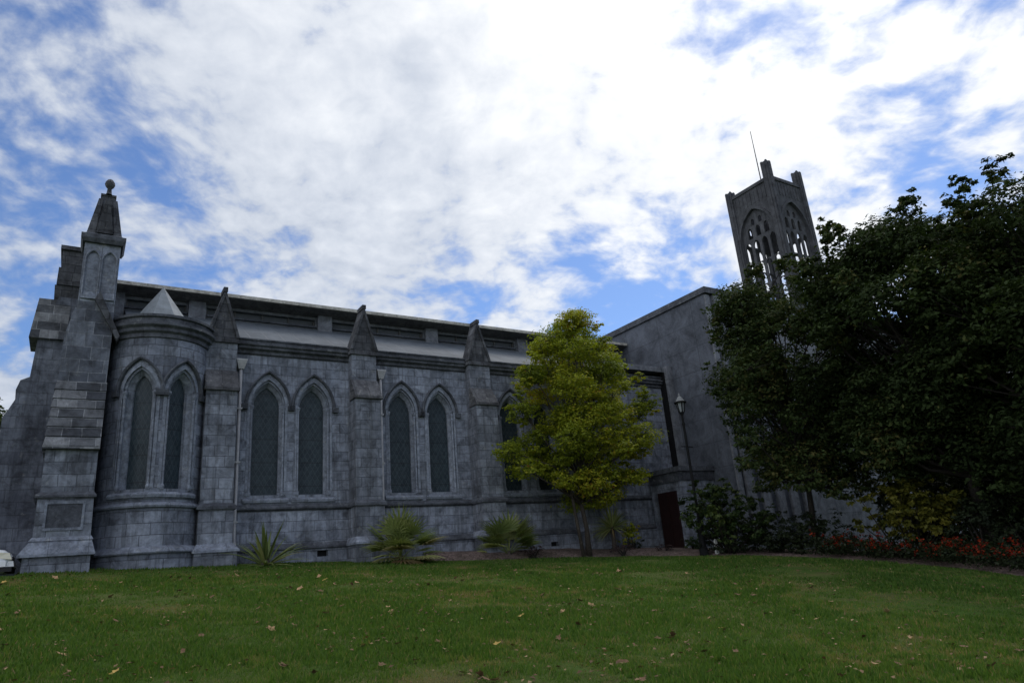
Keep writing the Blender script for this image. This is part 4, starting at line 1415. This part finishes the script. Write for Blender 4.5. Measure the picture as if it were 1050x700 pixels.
for i in range(len(HX) - 1):
    for k in range(7):
        t = k / 7
        for q in range(3):
            x = HX[i][0] * (1 - t) + HX[i + 1][0] * t + rr.uniform(-.1, .1) + q * 0.45
            y = HX[i][1] * (1 - t) + HX[i + 1][1] * t + rr.uniform(-.1, .1) + q * 0.18
            hc.append((x, y, gz(x, y) + rr.uniform(0.25, 1.05 + 0.18 * q), rr.uniform(0.3, 0.42)))
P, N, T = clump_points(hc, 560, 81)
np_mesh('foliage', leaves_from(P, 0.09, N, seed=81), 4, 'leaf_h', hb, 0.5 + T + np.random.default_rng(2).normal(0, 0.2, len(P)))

# far trees beyond the left end of the church
E_ = ellipsoid_clumps((-9.8, 62, 11.2), (5, 4, 4.2), 40, (1.2, 1.9), 91, 0.3, -0.8)
tree('distant_tree', 'rounded dark green tree far behind the left end of the church', (-9.8, 62, gz(-9.8, 62)), E_, 260, 0.36, 'leaf_s', 'barkdark', 6, 0.4, 91, 0.45)


# --- flower bed: green mass with red flowers
def flower_bed():
    r_ = np.random.default_rng(101)
    L = [(20.35, 14.9), (20.3, 12.5), (20.35, 11.0), (20.1, 9.6), (19.95, 8.5), (19.6, 6.5), (19.3, 4.5)]
    pts = []
    for i in range(len(L) - 1):
        a, b_ = np.array(L[i]), np.array(L[i + 1])
        l = np.linalg.norm(b_ - a)
        n = int(l * 44)
        t = r_.uniform(0, 1, n)[:, None]
        q = a * (1 - t) + b_ * t
        q[:, 0] += r_.uniform(-0.1, 1.5, n)
        pts.append(q)
    q = np.concatenate(pts)
    z0 = ground_z(q[:, 0], q[:, 1]) + 0.12
    hgt = r_.uniform(0.30, 0.68, len(q))
    # foliage
    k = 26
    d = r_.normal(size=(len(q), k, 3)) * np.array([0.13, 0.13, 0.0])
    P = np.stack([q[:, 0], q[:, 1], z0], 1)[:, None, :] + d
    P[:, :, 2] += r_.uniform(0.02, 1, (len(q), k)) * hgt[:, None]
    P = P.reshape(-1, 3)
    tag(np_mesh('flower_foliage', leaves_from(P, 0.085, seed=5), 4, 'leaf_h', None, r_.uniform(0.2, 1, len(P))),
        'dark green bedding foliage under the red flowers', 'bedding plants', kind='stuff')
    keep = r_.uniform(0, 1, len(q)) < 0.72
    patch = np.array([mnoise.noise(Vector((x * 1.1, y * 1.1, 3))) for x, y in q]) > -0.16
    q2, z2, h2 = q[keep & patch], z0[keep & patch], hgt[keep & patch]
    k = 10
    c = np.stack([q2[:, 0], q2[:, 1], z2 + h2 * r_.uniform(0.55, 1.05, len(q2)) + 0.03], 1)[:, None, :] + r_.normal(size=(len(q2), k, 3)) * np.array([0.045, 0.045, 0.05])
    c = c.reshape(-1, 3)
    tag(np_mesh('red_flowers', leaves_from(c, 0.062, seed=6, aspect=0.8), 4, 'bloom', None, r_.uniform(0, 1, len(c))),
        'mass of small red flowers in the bed under the dark trees', 'flowers', kind='stuff')


flower_bed()


# --- strap-leaved plants along the wall
def strap_plant(name, label, loc, n, length, width, up, seed, trunk=0.0, dead=0.15, tint0=0.5, cat='palm', droop=1.0, fan=False):
    r_ = random.Random(seed)
    x, y, z = loc
    t_ = thing(name, label, cat, loc)
    F, T = [], []
    cz = z + trunk
    for i in range(n):
        a = r_.uniform(0, 2 * PI)
        el = R(r_.uniform(*up))
        l = length * r_.uniform(0.7, 1.1)
        isdead = r_.random() < dead
        if isdead:
            el = R(r_.uniform(-30, 5))
            l *= 0.8
        dirv = Vector((math.cos(a) * math.cos(el), math.sin(a) * math.cos(el), math.sin(el)))
        side = Vector((-math.sin(a), math.cos(a), 0))
        tt = (0.97 if isdead else min(0.9, tint0 + r_.gauss(0, 0.16)))

        def strap(o, dv, sd, l_, w_, dr):
            p = Vector(o)
            v = dv.copy()
            m = 5
            prev = None
            for k in range(m + 1):
                f = k / m
                w = w_ * (0.55 + 0.9 * f if f < 0.45 else (1 - f) * 1.73) * 0.5 + 0.002
                nrm = sd.cross(v).normalized()
                row = (p - sd * w + nrm * w * 0.5, p + Vector((0, 0, 0)), p + sd * w + nrm * w * 0.5)
                if prev:
                    F.append([prev[0], prev[1], row[1], row[0]])
                    F.append([prev[1], prev[2], row[2], row[1]])
                    T.extend([tt, tt + 0.05])
                prev = row
                p = p + v * (l_ / m)
                v = (v + Vector((0, 0, -dr * (0.10 + 0.16 * f)))).normalized()
        o = Vector((x, y, cz)) + Vector((dirv.x, dirv.y, 0)) * 0.03
        if not fan:
            strap(o, dirv, side, l, width, droop)
        else:
            # a fan palm leaf: petiole then a fan of pleated blades
            tip = o + dirv * l * 0.5
            strap(o, dirv, side, l * 0.52, 0.03, 0.2)
            for k in range(11):
                b_ = R(-72 + 144 * k / 10)
                dv = (dirv * math.cos(b_) + side * math.sin(b_)).normalized()
                sd = (side * math.cos(b_) - dirv * math.sin(b_)).normalized()
                strap(tip, dv, sd, l * 0.5 * (1 - 0.25 * abs(k - 5) / 5), width, droop * 0.8)
    V = np.array([list(p) for f in F for p in f])
    np_mesh('leaves', V, 4, 'palm', t_, np.array(T))
    m_ = MB()
    if trunk > 0:
        m_.tube([(x, y, z - 0.15), (x + 0.02, y, z + trunk * 0.5), (x, y, cz + 0.1)], [0.11, 0.095, 0.085], 8)
        m_.build('trunk', 'bark', t_, smooth=True)
    else:
        m_.lathe([(0.16, z - 0.12 - z), (0.15, 0.05), (0.09, 0.22), (0.0, 0.28)], (x, y, z), 9)
        m_.build('stump', 'bark', t_, smooth=True)
    return t_


strap_plant('agave', 'sparse spiky young plant with few stiff leaves at the wall foot', (5.15, 22.75, gz(5.15, 22.75)), 46, 1.4, 0.12, (-2, 72), 3, dead=0.1, cat='plant', droop=0.8, tint0=0.5)
strap_plant('fan_palm', 'dense round palm with brown dead base leaves below the second buttress', (9.45, 22.5, gz(9.45, 22.5)), 64, 1.7, 0.085, (0, 85), 5, dead=0.16, fan=True, tint0=0.62, trunk=0.12, droop=1.1)
strap_plant('fan_palm', 'broad dark green palm left of the yellowing tree', (13.75, 22.6, gz(13.75, 22.6) + 0.05), 40, 1.6, 0.11, (5, 80), 8, dead=0.06, fan=True, tint0=0.5, trunk=0.12)
strap_plant('cabbage_tree', 'small cabbage tree with a bare trunk right of the yellowing tree', (18.45, 22.2, gz(18.45, 22.2) + 0.1), 110, 1.0, 0.08, (-30, 85), 12, trunk=0.95, dead=0.12, tint0=0.6, droop=1.1)

shrub('small_shrub', 'small lime-leaved bush leaning beside the cabbage tree', (19.35, 22.3, 0.85), (0.45, 0.4, 0.4), 12, 520, 0.10, 'leaf_y', 111, 0.55, rr_=(0.2, 0.3))
shrub('low_shrub', 'low almost black shrub against the wall below the porch', (19.9, 22.9, 0.36), (0.55, 0.3, 0.12), 9, 520, 0.08, 'leaf_h', 112, 0.3, rr_=(0.2, 0.3))
shrub('low_shrub', 'mauve cushion plant at the lawn edge below the yellowing tree', (14.45, 22.05, 0.26), (0.45, 0.25, 0.08), 9, 620, 0.06, 'leaf_m', 113, 0.5, rr_=(0.16, 0.24))
shrub('low_shrub', 'mauve cushion plant at the foot of the cabbage tree', (18.3, 21.6, 0.16), (0.5, 0.25, 0.10), 9, 620, 0.06, 'leaf_m', 114, 0.4, rr_=(0.16, 0.24))
shrub('low_shrub', 'dull mauve cushion plant in front of the red door', (20.0, 21.0, 0.12), (0.45, 0.25, 0.10), 9, 620, 0.06, 'leaf_m', 115, 0.3, rr_=(0.16, 0.24))
shrub('small_shrub', 'small green shrub at the foot of the porch corner', (21.3, 20.7, 0.22), (0.5, 0.4, 0.3), 12, 520, 0.09, 'leaf_s', 116, 0.4, rr_=(0.2, 0.3))

# ================================================================== lamp post, marker, car
def lamp():
    x, y = 20.02, 19.0
    z = gz(x, y)
    t_ = thing('lamp_post', 'black iron lamp post with a pale lantern beside the rounded shrub', 'street lamp', (x, y, z))
    H = 5.42
    m_ = MB()
    m_.lathe([(0.0, -0.2), (0.17, -0.2), (0.17, 0.25), (0.13, 0.32), (0.115, 0.9), (0.135, 0.95), (0.10, 1.02), (0.055, 1.15), (0.05, H - 0.5), (0.07, H - 0.47), (0.05, H - 0.40), (0.045, H - 0.12), (0.08, H - 0.05), (0.10, H), (0, H)], (x, y, z), 12)
    m_.build('post', 'iron', t_, smooth=False)
    m_ = MB()
    m_.tube([(x - 0.30, y, z + H - 1.35), (x + 0.30, y, z + H - 1.35)], 0.018, 6)
    m_.build('ladder_bar', 'iron', t_)
    m_ = MB()
    n = 6
    ring = lambda r_, zz: [(x + r_ * math.cos(2 * PI * k / n), y + r_ * math.sin(2 * PI * k / n), z + zz) for k in range(n)]
    m_.grid([ring(0.10, H + 0.02), ring(0.17, H + 0.38)], close=True)
    m_.face(ring(0.10, H + 0.02)[::-1])
    ln = m_.build('lantern', 'lampglass', t_)
    m_ = MB()
    for k in range(n):
        a, b_ = ring(0.105, H)[k], ring(0.178, H + 0.39)[k]
        m_.tube([a, b_], 0.022, 5)
    m_.lathe([(0.0, H + 0.38), (0.25, H + 0.38), (0.25, H + 0.42), (0.20, H + 0.44), (0.17, H + 0.46)], (x, y, z), 12)
    m_.build('frame', 'iron', ln)
    m_ = MB()
    m_.lathe([(0.19, H + 0.445), (0.09, H + 0.60), (0.045, H + 0.66), (0.05, H + 0.70), (0.0, H + 0.80)], (x, y, z), 12)
    m_.build('lantern_cap', 'lampcap', ln)


lamp()
x, y = 20.38, 18.7
z = gz(x, y)
m_ = MB()
m_.box(x - 0.06, x + 0.06, y - 0.05, y + 0.05, z - 0.1, z + 0.55, top=(x - 0.05, x + 0.05, y - 0.04, y + 0.04))
m_.box(x - 0.05, x + 0.05, y - 0.04, y + 0.04, z + 0.552, z + 0.62, top=(x - 0.015, x + 0.015, y - 0.012, y + 0.012))
tag(m_.build('marker_post', 'white'), 'short white marker post at the foot of the lamp post', 'post')


def car():
    L, Wd = 4.2, 1.66
    nx, yc_, z = -1.22, 22.95, 0.632
    t_ = thing('parked_car', 'white parked car, only its nose showing left of the corner pier', 'car', (nx - L / 2, yc_, z))
    # body: loft of cross-sections along the length (s from the nose, back)
    secs = [(0.00, 0.36, 0.60, 0.66), (0.05, 0.28, 0.70, 0.74), (0.18, 0.24, 0.80, 0.80), (0.6, 0.22, 0.87, 0.82), (1.1, 0.22, 0.93, 0.83), (1.5, 0.22, 0.95, 0.83),
            (2.6, 0.22, 0.96, 0.83), (3.4, 0.22, 0.97, 0.82), (3.9, 0.26, 0.95, 0.80), (4.15, 0.34, 0.85, 0.74), (4.2, 0.42, 0.75, 0.68)]
    m_ = MB()
    rows = []
    for s_, zb, zt, hw in secs:
        c = 0.10
        pr = [(-hw + 0.08, zb), (-hw, zb + 0.08), (-hw - 0.015, (zb + zt) / 2), (-hw + 0.01, zt - 0.10), (-hw + c, zt - 0.015), (-hw * 0.4, zt + 0.012), (0, zt + 0.02),
              (hw * 0.4, zt + 0.012), (hw - c, zt - 0.015), (hw - 0.01, zt - 0.10), (hw + 0.015, (zb + zt) / 2), (hw, zb + 0.08), (hw - 0.08, zb)]
        rows.append([(nx - s_, yc_ + a, z + b_) for a, b_ in pr])
    m_.grid(rows, close=True)
    m_.face(rows[0])
    m_.face(rows[-1][::-1])
    bo_ = m_.build('body', 'carpaint', t_, smooth=True)
    m_ = MB()
    m_.hexa([(nx - 1.15, yc_ - .74, z + .93), (nx - 1.15, yc_ + .74, z + .93), (nx - 3.75, yc_ + .74, z + .95), (nx - 3.75, yc_ - .74, z + .95)],
            [(nx - 1.85, yc_ - .56, z + 1.38), (nx - 1.85, yc_ + .56, z + 1.38), (nx - 3.15, yc_ + .56, z + 1.38), (nx - 3.15, yc_ - .56, z + 1.38)])
    m_.build('window', 'darkglass', t_)
    m_ = MB()
    m_.box(nx - 3.2, nx - 1.8, yc_ - .58, yc_ + .58, z + 1.382, z + 1.42)
    m_.build('roof', 'carpaint', t_)
    for sy in (-1, 1):
        m_ = MB()
        m_.hexa([(nx + 0.012, yc_ + sy * 0.60 - 0.20, z + 0.55), (nx + 0.012, yc_ + sy * 0.60 + 0.13, z + 0.55), (nx - 0.36, yc_ + sy * 0.74 + 0.085, z + 0.60), (nx - 0.36, yc_ + sy * 0.74 - 0.085, z + 0.60)],
                [(nx - 0.05, yc_ + sy * 0.60 - 0.20, z + 0.71), (nx - 0.05, yc_ + sy * 0.60 + 0.13, z + 0.71), (nx - 0.36, yc_ + sy * 0.74 + 0.095, z + 0.74), (nx - 0.36, yc_ + sy * 0.74 - 0.095, z + 0.74)])
        m_.build('headlight', 'headlight', t_)
    m_ = MB()      # bumper wrapping the nose
    for zz, dx in ((0.24, -0.02), (0.47, 0.05)):
        pass
    m_.box(nx - 0.10, nx + 0.07, yc_ - 0.76, yc_ + 0.76, z + 0.38, z + 0.51, top=(nx - 0.10, nx + 0.045, yc_ - 0.76, yc_ + 0.76))
    m_.box(nx - 0.55, nx - 0.10, yc_ - 0.835, yc_ - 0.76, z + 0.38, z + 0.51)
    m_.box(nx - 0.55, nx - 0.10, yc_ + 0.76, yc_ + 0.835, z + 0.38, z + 0.51)
    m_.build('bumper', 'carpaint', t_)
    m_ = MB()
    m_.box(nx - 0.30, nx + 0.03, yc_ - 0.822, yc_ + 0.822, z + 0.26, z + 0.377)
    m_.build('air_dam', 'black', t_)
    m_ = MB()
    m_.box(nx - 0.02, nx + 0.018, yc_ - 0.38, yc_ + 0.38, z + 0.54, z + 0.64)
    m_.build('grille', 'black', t_)
    for sx in (0.78, 3.3):
        for sy in (-1, 1):
            m_ = MB()
            yy = yc_ + sy * 0.76
            n = 18
            P = []
            for r_, o in ((0.16, -0.085), (0.27, -0.095), (0.30, -0.06), (0.30, 0.06), (0.27, 0.095), (0.16, 0.085)):
                P.append([(nx - sx + r_ * math.cos(2 * PI * k / n), yy + o, z + 0.30 + r_ * math.sin(2 * PI * k / n)) for k in range(n)])
            m_.grid(P, close=True)
            w = m_.build('wheel', 'black', t_, smooth=True)
            m_ = MB()
            P = [[(nx - sx + r_ * math.cos(2 * PI * k / n), yy + sy * o, z + 0.30 + r_ * math.sin(2 * PI * k / n)) for k in range(n)] for r_, o in ((0.19, 0.08), (0.17, 0.09), (0.05, 0.06), (0.0, 0.06))]
            m_.grid(P, close=True)
            m_.build('rim', 'chrome', w)


car()


# ================================================================== grass and fallen leaves
def edge_x(y):
    ys = [p[1] for p in EDGE][::-1]
    xs = [p[0] for p in EDGE][::-1]
    return np.interp(y, ys, xs)


def on_lawn(x, y):
    ok = (x < edge_x(y) + 0.05) | (y > 21.9)
    ok &= ~((y > 21.9) & (x > 10.8))
    ok &= y < 23.4
    ok &= ~((x < -1.0) & (y > 21.4))
    ok &= ~((x > -1.05) & (x < 0.55) & (y > 22.15))
    ok &= ~((np.hypot(x - BC[0], y - BC[1]) < 1.62))
    return ok


def vnoise(x, y, s, sd):
    """smooth value noise"""
    r_ = np.random.default_rng(sd)
    T = r_.uniform(0, 1, (128, 128))
    u, v = x * s + 40, y * s + 40
    i, j = np.floor(u).astype(int), np.floor(v).astype(int)
    f, g_ = u - i, v - j
    f, g_ = f * f * (3 - 2 * f), g_ * g_ * (3 - 2 * g_)
    i0, j0, i1, j1 = i % 128, j % 128, (i + 1) % 128, (j + 1) % 128
    return (T[i0, j0] * (1 - f) + T[i1, j0] * f) * (1 - g_) + (T[i0, j1] * (1 - f) + T[i1, j1] * f) * g_


def make_grass(n=420000):
    r_ = np.random.default_rng(3)
    d = 3.2 * (27 / 3.2) ** r_.uniform(0, 1, n) ** 0.8
    a = R(90) - np.radians(r_.uniform(-14, 80, n))
    x, y = d * np.cos(a), d * np.sin(a)
    ok = on_lawn(x, y)
    x, y, d = x[ok], y[ok], d[ok]
    n = len(x)
    z = ground_z(x, y) - 0.035
    dry = 0.36 * vnoise(x, y, 0.6, 1) + 0.34 * vnoise(x, y, 2.1, 2) + 0.30 * vnoise(x, y, 6.5, 4)
    tuft = vnoise(x, y, 2.6, 8)
    h = (0.030 + 0.030 * r_.uniform(0, 1, n)) * (0.75 + 0.9 * tuft) * (1.15 - 0.5 * np.clip((dry - 0.5) * 3, 0, 1)) + 0.03
    w = (0.0045 + 0.0011 * d) * r_.uniform(0.7, 1.3, n)
    th = r_.uniform(0, 2 * PI, n)
    lean = r_.uniform(0.1, 0.8, n) * h
    la = r_.uniform(0, 2 * PI, n)
    b0 = np.stack([x - np.cos(th) * w, y - np.sin(th) * w, z], 1)
    b1 = np.stack([x + np.cos(th) * w, y + np.sin(th) * w, z], 1)
    tp = np.stack([x + np.cos(la) * lean, y + np.sin(la) * lean, z + h], 1)
    V = np.stack([b0, b1, tp], 1).reshape(-1, 3)
    tint = 0.27 + r_.normal(0, 0.13, n) + 1.9 * np.clip(dry - 0.50, 0, 1) + 0.45 * (r_.uniform(0, 1, n) < 0.06)
    # greener under the trees by the bed
    tint -= 0.12 * np.clip((x - 8) / 8, 0, 1)
    tag(np_mesh('grass', V, 3, 'grass', None, tint), 'short green lawn grass with dry patches', 'grass', kind='stuff')


make_grass()


def make_litter(n=9000):
    r_ = np.random.default_rng(19)
    d = 3.4 + 18.5 * r_.uniform(0, 1, n) ** 0.9
    a = R(90) - np.radians(r_.uniform(-14, 80, n))
    x, y = d * np.cos(a), d * np.sin(a)
    ok = on_lawn(x, y) & (x < edge_x(y) - 0.2) & (vnoise(x, y, 0.8, 31) * 0.6 + vnoise(x, y, 2.4, 32) * 0.4 > r_.uniform(0.25, 0.85, n))
    x, y = x[ok], y[ok]
    P = np.stack([x, y, ground_z(x, y) + 0.035 + r_.uniform(0, 0.025, len(x))], 1)
    nrm = np.tile(np.array([0, 0, 1.6]), (len(x), 1))
    tag(np_mesh('leaf_litter', leaves_from(P, 0.055, nrm, seed=20, aspect=0.6), 4, 'litter', None, r_.uniform(0, 1, len(x))),
        'bits of brown leaf litter scattered through the lawn', 'leaf litter', kind='stuff')


M['litter'] = leaf_mat('leaf_bits', [(0.0, (0.06, 0.035, 0.02)), (0.6, (0.16, 0.10, 0.055)), (1.0, (0.30, 0.21, 0.12))], 0.1, 0.8)
make_litter()


def make_leaf_mesh(seed, size, mat):
    r_ = random.Random(seed)
    m_ = MB()
    n = 9
    out = []
    for k in range(n):
        a = 2 * PI * k / n
        rad = size * (0.5 if k % 2 else 0.30) * r_.uniform(0.8, 1.2)
        if k == 0:
            rad = size * 0.62
        out.append((rad * math.cos(a), rad * 0.75 * math.sin(a), size * (0.05 + 0.28 * (rad / size) ** 1.0 * r_.uniform(0.1, 1.0))))
    c = (0, 0, size * 0.04)
    for k in range(n):
        m_.face([c, out[k], out[(k + 1) % n]])
    me_o = m_.build('fallen_leaf', mat)
    me = me_o.data
    bpy.data.objects.remove(me_o)
    return me


LEAF_LABEL = {'dry1': 'curled tan fallen leaf lying on the lawn', 'dry2': 'shrivelled dark brown fallen leaf lying on the lawn', 'dry3': 'pale yellow fallen leaf lying on the lawn'}
meshes = [(k, make_leaf_mesh(i * 3 + j, 0.115, k)) for i, k in enumerate(('dry1', 'dry2', 'dry3')) for j in range(3)]
rl = random.Random(77)
cnt = 0
while cnt < 290:
    d = 3.8 + 17.5 * rl.random() ** 1.25
    a = R(90 - rl.uniform(-6, 72))
    x, y = d * math.cos(a), d * math.sin(a)
    if not bool(on_lawn(np.array([x]), np.array([y]))[0]) or x > edge_x(y) - 0.4:
        continue
    kk = rl.choices(range(9), [3, 3, 3, 6, 6, 6, .5, .5, .5])[0]
    mat, me = meshes[kk]
    o = bpy.data.objects.new('fallen_leaf', me)
    COL.objects.link(o)
    o.location = (x, y, gz(x, y) + 0.035 + 0.01 * rl.random())
    o.rotation_euler = (rl.uniform(-0.5, 0.5), rl.uniform(-0.5, 0.5), rl.uniform(0, 6.28))
    s_ = rl.uniform(0.55, 1.15) * (0.85 + 0.03 * d)
    o.scale = (s_, s_, s_)
    tag(o, LEAF_LABEL[mat], 'leaf', 'fallen leaves on the lawn')
    cnt += 1
